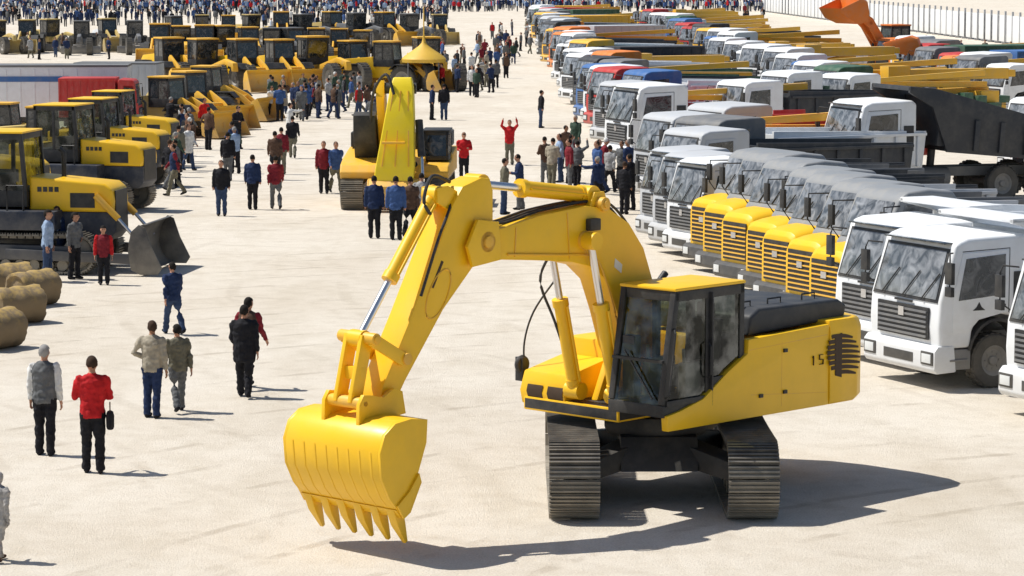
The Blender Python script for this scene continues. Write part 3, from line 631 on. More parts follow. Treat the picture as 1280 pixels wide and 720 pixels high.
def loader_tpl():
    t=[]
    b=MB(); b.prism([(-3.2,.9),(-1.0,.8),(1.4,.8),(1.5,1.4),(.3,1.5),(-1.0,1.5),(-1.1,2.1),(-3.0,1.95),(-3.3,1.7)],-.62,.62); b.box(-3.4,-3.2,-.9,.9,.8,1.3)
    h=len(t); t.append(('body',b.mesh('body',YEL,.04),-1))
    b=MB(); b.box(-3.33,-3.28,-.5,.5,1.35,1.75)
    t.append(('grille',b.mesh('grille',BLK),h))
    for s in(-1,1):
        for x in(-2.1,1.1):
            b=MB(); y0,y1=(.64,1.3) if s>0 else(-1.3,-.64); b.prism([(x-.85,1.35),(x-.5,1.68),(x+.5,1.68),(x+.85,1.35),(x+.8,1.33),(x+.48,1.62),(x-.48,1.62),(x-.8,1.33)],y0,y1)
            t.append(('fender',b.mesh('fender',BLK),h))
    glasshouse(t,-1.0,.35,.25,-.72,.72,1.5,1.95,3.0,BLK,GLS,YEL2,.11)
    for s in(-1,1):
        for x in(-2.1,1.1): add_wheel(t,WPL,x,s*1.0,.8)
    b=MB()
    for s in(-1,1): b.prism([(.7,1.9),(.9,2.05),(2.0,1.5),(2.9,.75),(2.95,.5),(2.7,.5),(1.8,1.25),(.7,1.65)],s*.45-.07,s*.45+.07)
    b.cyl((1.9,-.5,1.35),(1.9,.5,1.35),.1)
    a=len(t); t.append(('lift_arm',b.mesh('lift_arm',YEL2,.02),-1))
    b=MB(); sh=[(3.9,.08),(3.1,.06),(2.85,.2),(2.8,.7),(2.95,1.15),(3.3,1.35)]
    b.prism(sh+[(3.33,1.3),(3.02,1.1),(2.87,.7),(2.92,.25),(3.14,.12),(3.9,.1)],-1.4,1.4)
    for s in(-1,1): b.prism(sh,1.402 if s>0 else -1.45,1.45 if s>0 else -1.402)
    t.append(('bucket',b.mesh('bucket',YEL2,.01),-1))
    return t
def raised_loader_tpl():
    """loader with its arm and bucket lifted high"""
    t=[q for q in loader_tpl()[:-2]]
    b=MB()
    for s in(-1,1): b.prism([(.5,1.7),(.9,1.6),(1.7,2.9),(2.6,3.7),(2.5,4.05),(1.5,3.5),(.7,2.3)],s*.5-.1,s*.5+.1)
    b.cyl((1.6,-.6,3.2),(1.6,.6,3.2),.13); b.beam((1.0,0,2.0),(2.4,0,3.6),.2,.25)
    t.append(('lift_arm',b.mesh('lift_arm',YEL,.02),-1))
    sh=[(2.3,3.3),(2.9,3.15),(3.7,3.5),(4.1,4.1),(3.6,3.75),(2.95,3.7),(2.6,4.1),(2.7,4.7),(2.35,4.5),(2.2,3.8)]
    b=MB(); b.prism(sh,-1.5,1.5)
    for s in(-1,1): b.prism([(2.3,3.3),(2.9,3.15),(3.7,3.5),(4.1,4.1),(2.7,4.7),(2.35,4.5),(2.2,3.8)],1.502 if s>0 else -1.55,1.55 if s>0 else -1.502)
    t.append(('bucket',b.mesh('bucket',YEL,.02),-1)); return t
def grader_tpl():
    t=[]
    b=MB(); b.box(-3.6,-1.5,-.55,.55,1.0,2.0); b.box(-1.5,-.2,-.5,.5,.9,1.4); b.prism([(-.2,1.3),(2.5,1.9),(3.8,1.7),(3.9,1.2),(3.6,1.2),(3.5,1.45),(2.5,1.6),(-.2,.95)],-.16,.16)
    h=len(t); t.append(('body',b.mesh('body',YEL2,.04),-1)); glasshouse(t,-1.5,-.2,-.1,-.7,.7,1.4,1.8,2.95,BLK,GLS,YEL2,.11)
    for s in(-1,1):
        for x in(-3.0,-1.7,3.6): add_wheel(t,WPL,x,s*.95,.8,)
    b=MB(); b.prism([(1.0,.15),(1.12,.1),(1.2,.4),(1.12,.75),(1.0,.75),(1.06,.4)],-1.8,1.8); b.lathe([(.5,.8),(.7,.8),(.7,.9),(.5,.9),(.5,.8)],(1.1,0,0),24,axis='z'); b.beam((1.1,0,.9),(1.3,0,1.5),.2,.2)
    t.append(('blade',b.mesh('blade',GREY,.01),-1)); return t

# ------------------------------------------------------------ PEOPLE
SK,TP,SL,TR,SH,HR=range(6)
def person_mesh(name,p,voxel,detail):
    g=p.get
    lean=rad(g('lean',3)); Z0=.92; b=MB()
    Mt=Matrix.Translation((0,0,Z0))@Matrix.Rotation(lean,4,'Y')@Matrix.Translation((0,0,-Z0))
    def T(q): return Mt@Vector(q)
    feet=[]
    wide=g('bulk',1.0)*1.12
    for s,k in((1,'L'),(-1,'R')):
        sw=rad(g('leg'+k,0)); kn=rad(g('knee'+k,4)); yo=.09*s
        hip=Vector((0,yo,.9)); knee=hip+Vector((math.sin(sw),.02*s,-math.cos(sw)))*.43; an=knee+Vector((math.sin(sw-kn),.01*s,-math.cos(sw-kn)))*.40
        b.tube([hip+Vector((0,-.01*s,.06)),hip,(hip+knee)/2,knee,(knee*2+an)/3,(knee+2*an)/3,an+Vector((0,0,-.02))],[.085,.1*wide,.092,.076,.075,.07,.068],12,TR)
        pt=g('toe'+k,0); fd=Vector((math.cos(rad(pt)),0,-math.sin(rad(pt))))
        a0=an+Vector((0,0,-.035))
        b.tube([a0-fd*.075,a0-fd*.05,a0+fd*.06,a0+fd*.15,a0+fd*.19],[.02,.042,.044,.04,.018],10,SH)
        feet.append(min((a0-fd*.075).z,(a0+fd*.19).z)-.04)
    hem=g('hem',.84)
    rings=[]
    for z,rx,ry,cx in((hem,.118,.165,0),(hem+.05,.128,.172,0),(.98,.125,.168,0),(1.1,.12,.166,.005),(1.24,.128,.184,.005),(1.36,.125,.2,-.005),(1.43,.1,.185,-.01),(1.48,.075,.12,-.012),(1.51,.056,.065,-.01)):
        rings.append([T((cx+rx*wide*math.cos(a),ry*wide*math.sin(a),z)) for a in [2*math.pi*i/18 for i in range(18)]])
    b.loft(rings,TP)
    b.ell(T((0,0,.9)),(.115,.155,.1),TR)
    hands=[]
    for s,k in((1,'L'),(-1,'R')):
        A=g('arm'+k,(0,8,15,0)); sw,ou,el,inn=[rad(x) for x in A]
        sh=T((-.005,.195*s,1.42)); R2=Matrix.Rotation(lean,3,'Y')
        u=R2@Vector((math.sin(sw)*math.cos(ou),s*math.sin(ou),-math.cos(sw)*math.cos(ou)))
        e=sh+u*.29
        f=R2@Vector((math.sin(sw+el)*math.cos(inn),-s*math.sin(inn)+s*math.sin(ou)*.3,-math.cos(sw+el)*math.cos(inn))); f.normalize(); w=e+f*.245
        b.tube([sh-u*.02,sh+u*.03,(sh+e)/2,e,(e+w)/2,w],[.055,.068*wide,.064,.058,.052,.044],10,SL)
        b.ell(sh,(.07,.066,.07),SL)
        pm=w+f*.055
        fr=f.cross(Vector((0,1,0))).normalized()
        Mx=Matrix((fr,Vector((0,1,0)),f)).transposed(); 
        b.ell(pm,(.042,.02,.055),SK,10,6,Mx); b.tube([w-f*.03,w+f*.03],[.028,.026],8,SK)
        hands.append((pm,f,fr,s))
    hy=rad(g('hyaw',0)); hp=rad(g('hpitch',0)); nb=T((.0,0,1.5))
    Mh=Matrix.Translation(nb)@Matrix.Rotation(hy,4,'Z')@Matrix.Rotation(hp+lean*.4,4,'Y')
    H=lambda x,y,z: Mh@Vector((x,y,z))
    b.tube([T((-.01,0,1.45)),H(0,0,.06),H(.005,0,.1)],[.058,.052,.052],10,SK)
    R3=Mh.to_3x3()
    b.ell(H(.008,0,.155),(.1,.078,.112),SK,14,10,R3); b.ell(H(.035,0,.095),(.062,.056,.06),SK,12,8,R3)
    b.ell(H(.112,0,.14),(.018,.014,.024),SK,8,6,R3)
    for s in(-1,1): b.ell(H(0,s*.08,.145),(.02,.012,.032),SK,8,6,R3)
    if not detail: b.ell(H(-.012,0,.175),(.1,.086,.105),HR,12,8,R3)
    src=bpy.data.meshes.new('src'); src.from_pydata(b.v,[],b.f)
    bm=bmesh.new(); bm.from_mesh(src); bmesh.ops.recalc_face_normals(bm,faces=bm.faces); bm.to_mesh(src); bm.free()
    o=bpy.data.objects.new('src',src); COL.objects.link(o); md=o.modifiers.new('r','REMESH'); md.mode='VOXEL'; md.voxel_size=voxel
    dg=bpy.context.evaluated_depsgraph_get(); dg.update(); me=bpy.data.meshes.new_from_object(o.evaluated_get(dg)); me.name=name
    bpy.data.objects.remove(o)
    bv=BVHTree.FromPolygons([Vector(v) for v in b.v],b.f)
    me.materials.clear()
    for k in('skin','navy','navy','black','black','hair'): me.materials.append(C[k])
    dz=-min(feet)
    bm=bmesh.new(); bm.from_mesh(me)
    for f in bm.faces:
        r=bv.find_nearest(f.calc_center_median()); f.material_index=b.m[r[2]] if r[2] is not None else 1
    bmesh.ops.smooth_vert(bm,verts=bm.verts,factor=.5,use_axis_x=True,use_axis_y=True,use_axis_z=True)
    bm.normal_update()
    for v in bm.verts:
        mi={f.material_index for f in v.link_faces}
        if mi&{TP,SL,TR} and not mi&{SK}:
            q=v.co; nn=noise.noise(Vector((q.x*9+p.get('seed',0),q.y*9,q.z*13)))+.5*noise.noise(Vector((q.x*25,q.y*25,q.z*20)))
            v.co+=v.normal*nn*.018
    if detail:
        ex=MB()
        for pm,f,fr,s in hands:
            for i,(o_,L) in enumerate(((.03,.07),(.011,.08),(-.009,.076),(-.028,.062))):
                a=pm+f*.03+fr*o_; c=pm+f*(.045+L*.5)+fr*o_*1.1; d=c+(f*.75+Vector((0,-s*.5,0)))*L*.5
                ex.tube([a,c,d,d+(f*.4+Vector((0,-s*.6,0)))*L*.18],[.0095,.009,.0078,.005],6,SK)
            th=pm-f*.02+fr*.035; ex.tube([th,th+fr*.022+f*.03,th+fr*.025+f*.058],[.011,.01,.007],6,SK)
        for s in(-1,1): ex.ell(H(.098,s*.031,.165),(.007,.011,.006),HR,8,6,R3)
        ex.ell(H(.094,0,.092),(.006,.022,.005),HR,8,6,R3)
        for s in(-1,1): ex.ell(H(.1,s*.032,.182),(.006,.017,.004),HR,8,5,R3)
        off=[bm.verts.new(v) for v in ex.v]
        for f,m in zip(ex.f,ex.m):
            nf=bm.faces.new([off[i] for i in f]); nf.material_index=m
    for v in bm.verts: v.co.z+=dz
    bm.to_mesh(me); bm.free()
    for q in me.polygons: q.use_smooth=True
    hair=None
    if detail:
        hb=MB(); q=MB(); q.ell((0,0,0),(.112,.092,.12),0,20,16)
        vv=[]
        for v in q.v:
            v=Vector(v); k=1+.05*noise.noise(v*45)+.03*noise.noise(v*110); vv.append(v*k)
        keep=[f for f in q.f if all((vv[i].z>.045) or (vv[i].x<-.005 and vv[i].z>-.055) or (vv[i].x<-.04 and vv[i].z>-.085) for i in f)]
        hb.v=[tuple((Mh@(v+Vector((-.004,0,.16))))+Vector((0,0,dz))) for v in vv]; hb.f=keep; hb.m=[0]*len(keep)
        hair=hb.mesh('hair',C['hair'])
    return me,hair
def person(pm,loc,head,sc,cl,label,group=None):
    me,hair=pm; o=bpy.data.objects.new('person',me); COL.objects.link(o)
    o.location=loc; o.rotation_euler=(0,0,rad(head)); o.scale=(sc,)*3
    for i,k in enumerate(cl[:6]):
        s=o.material_slots[i]; s.link='OBJECT'; s.material=C[k]
    o['label']=label; o['category']='person'
    if group: o['group']=group
    if hair:
        h=bpy.data.objects.new('hair',hair); COL.objects.link(h); h.parent=o; s=h.material_slots[0]; s.link='OBJECT'; s.material=C[cl[5]]
    return o

walkA=dict(legL=20,kneeL=6,toeL=-8,legR=-18,kneeR=18,toeR=22,armL=(-18,8,15,0),armR=(18,8,25,0))
walkB=dict(legL=-15,kneeL=22,toeL=20,legR=15,kneeR=4,toeR=-5,armL=(14,9,20,0),armR=(-14,9,12,0),seed=5)
stand=dict(legL=3,legR=-3,kneeL=3,kneeR=3,armL=(2,9,12,0),armR=(-3,10,14,0),seed=9)
hold=dict(legL=5,legR=-5,armL=(12,14,95,30),armR=(8,14,85,30),seed=13,lean=4,hpitch=12)
akim=dict(legL=2,legR=-4,armL=(-15,32,70,50),armR=(-3,10,14,0),seed=17,hyaw=25)
coat=dict(legL=12,legR=-10,kneeR=12,toeR=10,hem=.68,bulk=1.12,armL=(10,10,40,10),armR=(-12,10,20,0),seed=21)
point=dict(legL=4,legR=-6,armL=(85,15,20,5),armR=(0,10,12,0),seed=25)
armsup=dict(legL=5,legR=-6,armL=(130,25,45,20),armR=(120,25,50,20),seed=31)
NEAR={k:person_mesh('person_'+k,v,.015,True) for k,v in dict(walkA=walkA,walkB=walkB,stand=stand,hold=hold,akim=akim,coat=coat).items()}
MID={k:person_mesh('person_mid_'+k,v,.026,False) for k,v in dict(walkA=walkA,walkB=walkB,stand=stand,hold=hold,akim=akim,coat=coat,point=point,armsup=armsup).items()}
FAR={k:person_mesh('person_far_'+k,v,.045,False) for k,v in dict(walkA=walkA,stand=stand,akim=akim,coat=coat).items()}

# ================================================================= WORLD
w=bpy.data.worlds.new('World'); scene.world=w; w.use_nodes=True; nt=w.node_tree
sky=nt.nodes.new('ShaderNodeTexSky'); sky.sky_type='NISHITA'; sky.sun_disc=False
sd=Vector((-.62,.17,1)).normalized()
sky.sun_elevation=math.asin(sd.z); sky.sun_rotation=math.atan2(sd.x,sd.y)
nt.links.new(sky.outputs[0],nt.nodes['Background'].inputs[0]); nt.nodes['Background'].inputs[1].default_value=.09
ld=bpy.data.lights.new('sun','SUN'); ld.energy=5; ld.angle=rad(.5); ld.color=(1,.96,.885); lo=bpy.data.objects.new('sun',ld); COL.objects.link(lo); lo.rotation_euler=(-sd).to_track_quat('-Z','Y').to_euler()
scene.view_settings.view_transform='Standard'; scene.view_settings.look='None'; scene.view_settings.exposure=0

def groundmat():
    m,nt,b=nodes('dusty_concrete')
    tc=N(nt,'ShaderNodeTexCoord'); L=nt.links.new
    def nz(sc,det=8,ro=.6,dist=0,stretch=None):
        n=N(nt,'ShaderNodeTexNoise'); n.inputs['Scale'].default_value=sc; n.inputs['Detail'].default_value=det; n.inputs['Roughness'].default_value=ro; n.inputs['Distortion'].default_value=dist
        if stretch:
            mp=N(nt,'ShaderNodeMapping'); mp.inputs['Scale'].default_value=stretch[0]; mp.inputs['Rotation'].default_value=(0,0,rad(stretch[1])); L(tc.outputs['Object'],mp.inputs[0]); L(mp.outputs[0],n.inputs['Vector'])
        else: L(tc.outputs['Object'],n.inputs['Vector'])
        return n
    a=nz(.12,8,.6,.5); c=nz(1.6,10,.7); d=nz(.5,8,.65,.8,((1,.35,1),12)); e=nz(30,5,.75)
    def ramp(src,p0,c0,p1,c1,out='Fac'):
        r=N(nt,'ShaderNodeValToRGB'); q=r.color_ramp.elements; q[0].position=p0;q[0].color=(*c0,1);q[1].position=p1;q[1].color=(*c1,1); L(src.outputs[out],r.inputs[0]); return r
    base=ramp(a,.35,(.71,.64,.54),.62,(.775,.715,.62))
    def mul(A,B,f=1.0):
        x=N(nt,'ShaderNodeMix',data_type='RGBA',blend_type='MULTIPLY'); x.inputs[0].default_value=f; L(A,x.inputs[6]); L(B,x.inputs[7]); return x.outputs[2]
    r1=ramp(c,.34,(.8,.77,.72),.56,(1,1,1)); r2=ramp(d,.36,(.85,.83,.79),.52,(1,1,1)); r3=ramp(e,.34,(.68,.66,.63),.55,(1,1,1))
    x=mul(base.outputs[0],r1.outputs[0],.5); x=mul(x,r2.outputs[0],.5); x=mul(x,r3.outputs[0],.7)
    for cx,cy,sc,f,ms in((16,26,.62,.5,.35),(-20,40,.5,.25,.28),(30,70,.4,.25,.2)):
        mp=N(nt,'ShaderNodeMapping'); mp.inputs['Location'].default_value=(-cx,-cy,0); L(tc.outputs['Object'],mp.inputs[0])
        wv=N(nt,'ShaderNodeTexWave',wave_type='RINGS',rings_direction='Z'); wv.inputs['Scale'].default_value=sc*.3; wv.inputs['Distortion'].default_value=1.6; wv.inputs['Detail'].default_value=5; wv.inputs['Detail Scale'].default_value=.25; wv.inputs['Detail Roughness'].default_value=.65
        L(mp.outputs[0],wv.inputs[0]); r5=ramp(wv,.01,(.64,.6,.55),.05,(1,1,1)); 
        br=N(nt,'ShaderNodeMix',data_type='RGBA'); mk=nz(ms,6,.75,1.0); rk=ramp(mk,.48,(0,0,0),.6,(1,1,1)); L(rk.outputs[0],br.inputs[0]); br.inputs[6].default_value=(1,1,1,1); L(r5.outputs[0],br.inputs[7])
        x=mul(x,br.outputs[2],f)
    L(x,b.inputs['Base Color']); b.inputs['Roughness'].default_value=.9; b.inputs['Specular IOR Level'].default_value=.2
    bp=N(nt,'ShaderNodeBump'); bp.inputs['Strength'].default_value=.6; bp.inputs['Distance'].default_value=.05; ad=N(nt,'ShaderNodeMath',operation='ADD'); L(c.outputs['Fac'],ad.inputs[0]); L(e.outputs['Fac'],ad.inputs[1]); L(ad.outputs[0],bp.inputs['Height']); L(bp.outputs[0],b.inputs['Normal'])
    return m
mb=MB(); mb.add([(-2500,-200,0),(2500,-200,0),(2500,4500,0),(-2500,4500,0)],[(0,1,2,3)])
g=bpy.data.objects.new('ground',mb.mesh('ground',groundmat(),smooth=False)); COL.objects.link(g); g['kind']='structure'; g['label']='pale dusty packed ground with tyre marks'

# main excavator
PSI=math.atan2(-.72,-.69)
place(excavator_tpl(PSI),'excavator',(2.09,41.3,0),0,'large yellow crawler excavator with black cab and curled bucket','excavator')
e=G(495,264); place(wide_excavator_tpl(),'excavator',(e.x,e.y+2.4,0),-math.pi/2-.04,'low wide yellow excavator with a lemon yellow arm, visitors around it','excavator',scale=1.0)

# trucks
TO=truck_over('dump'); TOO=truck_over('open'); TB=truck_bonnet('open'); HA=math.atan2(-.43,-.9)
def ov(cab,body=None):
    d={'white_paint':cab}
    if body: d['silver_body']=body
    return d
A=G(1130,480); J=G(820,308)
GR='dump trucks parked side by side'
dirr=(J-A)
B_=A+dirr.normalized()*2.75
for p in(A,B_): place(TO,'dump_truck',p,HA,'white cab-over dump truck with white bed','truck',GR,over=ov(WHT,WHT),scale=.96)
C0=A+dirr*.235; n=10
for k in range(n):
    p=C0+(J-C0)*k/(n-1)+Vector((R.uniform(-.08,.08),0,0)); a=HA+rad(R.uniform(-1,1))
    if k<7: place(TB,'dump_truck',p,a,'dump truck with yellow slatted nose, wrapped windscreen and pale bed','truck',GR,scale=(.9,.74,R.uniform(.86,.89)),over={'silver_body':[GREY,SILV,DKG,SILV][k%4]})
    else: place(TOO,'dump_truck',p,a,'silver cab-over dump truck with wrapped windscreen','truck',GR,scale=(.9,.74,.92),over=ov([SILV,WHT,SILV][k%3],[GREY,DKG][k%2]))
z=G(1306,528); place(TO,'dump_truck',z,HA,'white dump truck at the end of the row','truck',GR,over=ov(WHT,WHT),scale=.96)
TF={k:truck_over(k,1,L) for k,L in(('dump',8),('open',8),('flat',7.5),('box',8),('crane',9),('pump',9))}
cabc=[WHT,WHT,WHT,SILV,RED,YEL2,BLU,GREY,GRN,WHT,DKG,ORG]
bodc=[DKG,SILV,GRN,DKG,BLU,GREY,WHT,YEL2,RED,GRN,GREY]
KN={'dump':'dump_truck','open':'dump_truck','flat':'flatbed_truck','box':'box_truck','crane':'crane_truck','pump':'pump_truck'}
CN={id(WHT):'white',id(SILV):'silver',id(RED):'red',id(YEL2):'yellow',id(BLU):'blue',id(GREY):'grey',id(GRN):'green',id(DKG):'dark',id(ORG):'orange'}
KD={'dump':'dump','open':'open bed','flat':'flatbed','box':'box','crane':'crane','pump':'pump'}
def row(xa,ya,xb,yb,stepm,group,kinds,bod=bodc,skip=.05,cb=cabc):
    L=math.hypot(xb-xa,yb-ya); n=int(L/stepm)
    for i in range(n):
        if R.random()<skip: continue
        u=i/n; x=xa+(xb-xa)*u; y=ya+(yb-ya)*u
        if abs(x)>y*.178+3: continue
        k=R.choice(kinds); cc=R.choice(cb); bc=R.choice(bod)
        place(TF[k],KN[k],(x+R.uniform(-.7,.7),y,0),HA+rad(R.uniform(-5,5)),f'{CN[id(cc)]} cab {KD[k]} truck with {CN[id(bc)]} body','truck',group,over=ov(cc,bc),scale=R.uniform(.86,1.04))
row(4.75,85,4.4,100,2.9,'trucks in the long middle row',['open','flat','pump','open'],cb=[WHT,SILV,GREY,WHT,SILV])
d=G(772,213); place(truck_over('flat',0,7.5),'flatbed_truck',d,HA-.1,'white cab truck with red flat bed','truck',over=ov(WHT,RED),scale=1.1)
row(4.6,115,3.4,165,3.4,'trucks in the long middle row',['open','flat','pump','crane','open'])
row(3.4,165,2.6,330,3.7,'trucks in the long middle row',['open','box','flat','open','pump'],cb=cabc+[GREY,DKG,SILV])
d=G(870,246); place(TF['open'],'dump_truck',d,HA,'silver cab truck with red bed in the rows','truck',over=ov(SILV,RED),scale=1.05)
row(13.8,126,13.2,300,4.4,'trucks in the second row',['flat','crane','pump','open','pump'])
row(23,138,25,200,4.4,'trucks in the third row',['box','flat','open','pump'],[WHT,SILV,GRN,BLU,DKG,WHT])
TT=truck_over('tip',0,7.6)
d=G(1045,254); place(TT,'dump_truck',d,math.atan2(-.3,-.95),'white cab dump truck with large dark bed','truck',scale=(1.05,1.1,1.14),over=ov(WHT,DKG))
for px,py,bc,k in((1275,225,WHT,'box'),(960,172,GRN,'flat'),(1000,152,GRN,'pump'),(905,190,DKG,'open')): place(TF[k],KN[k],G(px,py),HA,f'{CN[id(bc)]} bodied truck behind the dump trucks','truck',over=ov(WHT,bc))

# dozers left
DZ=dozer_tpl(); DZN=dozer_tpl(False); LD=loader_tpl(); GD=grader_tpl()
for i,(px,py,a,s) in enumerate(((44,336,-8,1.04),(108,262,-14,.98),(-35,292,-12,1.0),(140,232,-14,.9),(162,208,-14,.85))):
    place(DZ if i==0 else DZN,'bulldozer',G(px,py),rad(a),'yellow bulldozer with glazed black cab and dark blade' if i==0 else 'yellow crawler tractor with glazed black cab','bulldozer',None if i==0 else 'crawler tractors parked in a row',scale=s)
for i,px in enumerate(range(215,570,46)):
    p=G(px,112+R.uniform(-2,2)); place([LD,GD,LD][i%3],['wheel_loader','road_grader','wheel_loader'][i%3],p,rad(R.choice([-60,-50,-75,-20])),'yellow machine with black cab in a parked line','wheel loader' if i%3!=1 else 'grader','yellow machines in a line',scale=R.uniform(.92,1.05))
for i,px in enumerate(range(200,480,28)):
    p=G(px,82+R.uniform(-1,1)); place([LD,GD][i%2],['wheel_loader','road_grader'][i%2],p,rad(-80+R.uniform(-25,25)),'yellow machine with dark cab in the second line','wheel loader' if i%2==0 else 'grader','yellow machines in the second line',scale=R.uniform(.85,1.0),over={'warm_yellow_paint':GREY} if R.random()<.3 else None)
for i,px in enumerate(range(220,560,33)):
    p=G(px,56+R.uniform(-1,1)); place([LD,GD][i%2],['wheel_loader','road_grader'][i%2],p,rad(-70+R.uniform(-25,25)),'dark machine with black cab in the far line','wheel loader' if i%2==0 else 'grader','machines in the far line',scale=R.uniform(.85,1.0),over={'warm_yellow_paint':R.choice([GREY,YEL2,TAN]),'yellow_paint':R.choice([YEL2,DKG,TAN])})
for i,px in enumerate(range(0,200,34)):
    p=G(px,66+R.uniform(-2,2)); k=R.choice([LD,GD]); place(k,'wheel_loader' if k is LD else 'road_grader',p,rad(-60+R.uniform(-30,30)),'tan machine in the far line','wheel loader' if k is LD else 'grader','machines at the far side',scale=.9,over={'yellow_paint':R.choice([TAN,YEL2,WHT]),'warm_yellow_paint':R.choice([TAN,GREY])})
for px,py in((216,170),(242,160),(266,150)):
    place(LD,'wheel_loader',G(px,py),rad(-30+R.uniform(-20,20)),'tan wheel loader among visitors','wheel loader',scale=.85,over={'yellow_paint':TAN})
for px,py in((14,200),(62,206)):
    place(LD,'wheel_loader',G(px,py),rad(-10),'tan yellow wheel loader behind the bulldozers','wheel loader',scale=.72,over={'yellow_paint':TAN})
def trailer():
    t=[]; b=MB(); b.box(-4,4,-1.25,1.25,1.0,3.4); 
    for k in range(12): b.box(-3.9+k*.68,-3.84+k*.68,-1.28,-1.252,1.05,3.3)
    t.append(('cargo_box',b.mesh('cargo_box',WHT,.03),-1)); b=MB(); b.box(-4.02,4.02,-1.27,1.27,3.402,3.5); t.append(('roof',b.mesh('roof',GREY),0))
    b=MB(); b.box(-3.6,1.2,-1.3,-1.285,2.7,2.95); t.append(('blue_stripe',b.mesh('blue_stripe',BLU),0))
    for x in(-2.8,-1.6,2.8): 
        for s in(-1,1): add_wheel(t,WP,x,s*1.0,.52)
    b=MB(); b.box(-3.9,3.9,-.5,.5,.75,.998); t.append(('chassis',b.mesh('chassis',GREY),-1)); return t
TRL=trailer()
place(TRL,'box_trailer',G(60,170),rad(3),'white box trailer with thin blue stripe','trailer',scale=.9)
place(TRL,'box_trailer',G(150,150),rad(-4),'pale box trailer parked behind the red truck','trailer',scale=(.5,.8,.8),over={'white_paint':SILV})
place(TF['box'],'box_truck',G(176,176),rad(2),'red box truck beside the white trailer','truck',over=ov(RED,RED),scale=(.42,.8,.92))
place(TF['open'],'dump_truck',G(120,150),rad(-20),'blue and white truck behind the trailers','truck',over=ov(WHT,BLU),scale=.9)
def tent(w,h,mat):
    t=[]; b=MB(); k=w/2
    n=28; prof=[(1.0,h-.2),(1.02,h),(.9,h+.16),(.68,h+.36),(.45,h+.56),(.24,h+.76),(.1,h+.95),(.06,h+1.2),(.03,h+1.5),(.025,h+3.0),(.0,h+3.1)]
    b.lathe([(r*k,z) for r,z in prof],n=n,axis='z'); t.append(('canopy',b.mesh('canopy',mat),-1)); 
    for a in range(4):
        x,y=math.cos(a*math.pi/2+.78)*k*.97,math.sin(a*math.pi/2+.78)*k*.97
        b=MB(); b.cyl((x,y,0),(x,y,h),.04,n=8); t.append(('tent_pole',b.mesh('tent_pole',GREY),-1))
    return t
place(tent(2.6,1.9,GOLD),'canopy_tent',G(530,114),0,'golden conical canopy with tall thin spire above visitors','tent')
def drum():
    t=[]; b=MB(); prof=[(0,-.82),(.12,-.82),(.14,-.74),(.4,-.7),(.5,-.8)]+[(.6+.02*math.sin(k*1.7),-.76+k*.152) for k in range(11)]+[(.5,.8),(.4,.7),(.14,.74),(.12,.82),(0,.82)]
    b.lathe(prof,n=44)
    b.v=[tuple(Vector(v)*(1+.08*noise.noise(Vector(v)*2.3)+.05*noise.noise(Vector(v)*7))) for v in b.v]
    t.append(('drum',b.mesh('drum',DRUMM),-1,(0,0,.6))); b=MB(); b.cyl((0,-.9,.6),(0,.9,.6),.09)
    t.append(('axle',b.mesh('axle',BLK),-1)); return t
DR=drum()
for px,py,a in((42,382,140),(10,372,115),(-4,436,150),(22,404,125)): place(DR,'roller_drum',G(px,py),rad(a),'rough dusty tan yellow roller drum on the ground','roller drum','roller drums',scale=.66)

fb=MB(); fb.box(-1.45,1.45,-.02,.02,.15,2.1)
for k in range(8): fb.box(-1.4+k*.39,-1.36+k*.39,-.04,-.022,.15,2.1)
fp=MB(); fp.box(-.07,.07,-.07,.07,0,2.4); fp.box(-.08,.08,-.25,.25,0,.12)
FT=[('fence_panel',fb.mesh('fence_panel',WHT),-1),('fence_post',fp.mesh('fence_post',SILV),-1,(1.5,0,0))]
f0=G(1310,62); f1=G(950,14); n=int((f1-f0).length/3.05); dr=(f1-f0).normalized()
for i in range(n): place(FT,'fence_section',f0+dr*3.05*i,math.atan2(dr.y,dr.x),'white panel fence section with pale post','fence','white boundary fence',scale=1.25)
RL=raised_loader_tpl(); OO={'yellow_paint':ORG,'warm_yellow_paint':ORG}
p=G(1112,94); place(RL,'wheel_loader',p,rad(200),'orange loader with its arm and bucket raised high','wheel loader',over=OO,scale=1.1)
p=G(1205,116); place(RL,'wheel_loader',p,rad(170),'low orange machine behind the trucks','wheel loader',over=OO,scale=(1.15,1,.7))

# ------------------------------------------------------------ people placement
P=lambda px,py:G(px,py)
person(NEAR['stand'],P(57,569),82,.98,('skin','grey','white','black','black','greyhair'),'person in dark vest with white sleeves, standing')
person(NEAR['hold'],P(117,591),98,1.0,('skin','red','red','black','black','brownhair'),'person in red jacket and black trousers, arms bent')
person(NEAR['akim'],P(191,522),75,.93,('skin2','beige','beige','navy','black','brownhair'),'person in beige shirt and dark trousers')
person(NEAR['walkB'],P(223,515),110,.86,('skin','khaki','khaki','grey','black','hair'),'person in olive jacket and grey trousers')
person(NEAR['coat'],P(306,497),85,.93,('skin','black','black','black','black','hair'),'person in long black coat beside another')
person(NEAR['walkA'],P(311,486),70,.95,('skin','brown','maroon','black','black','hair'),'person in brown jacket with dark red sleeves')
person(NEAR['walkA'],P(217,418),120,.86,('skin','navy','navy','jeans','black','hair'),'person in navy jacket and blue jeans walking')
person(NEAR['stand'],P(60,352),0,.98,('skin','ltblue','ltblue','jeans','black','hair'),'person in light blue shirt by the bulldozer')
person(NEAR['akim'],P(94,349),-30,.92,('skin','grey','grey','black','black','hair'),'person in grey jacket by the bulldozer')
person(NEAR['hold'],P(77,340),180,.94,('skin','navy','ltblue','navy','black','brownhair'),'person in blue clothes talking')
person(NEAR['stand'],P(130,356),-80,.8,('skin','maroon','red','black','black','hair'),'child in red top and black trousers')
person(NEAR['coat'],P(-1,702),60,.66,('camo','camo','camo','camo','brown','camo'),'small child in pale grey hooded coat')
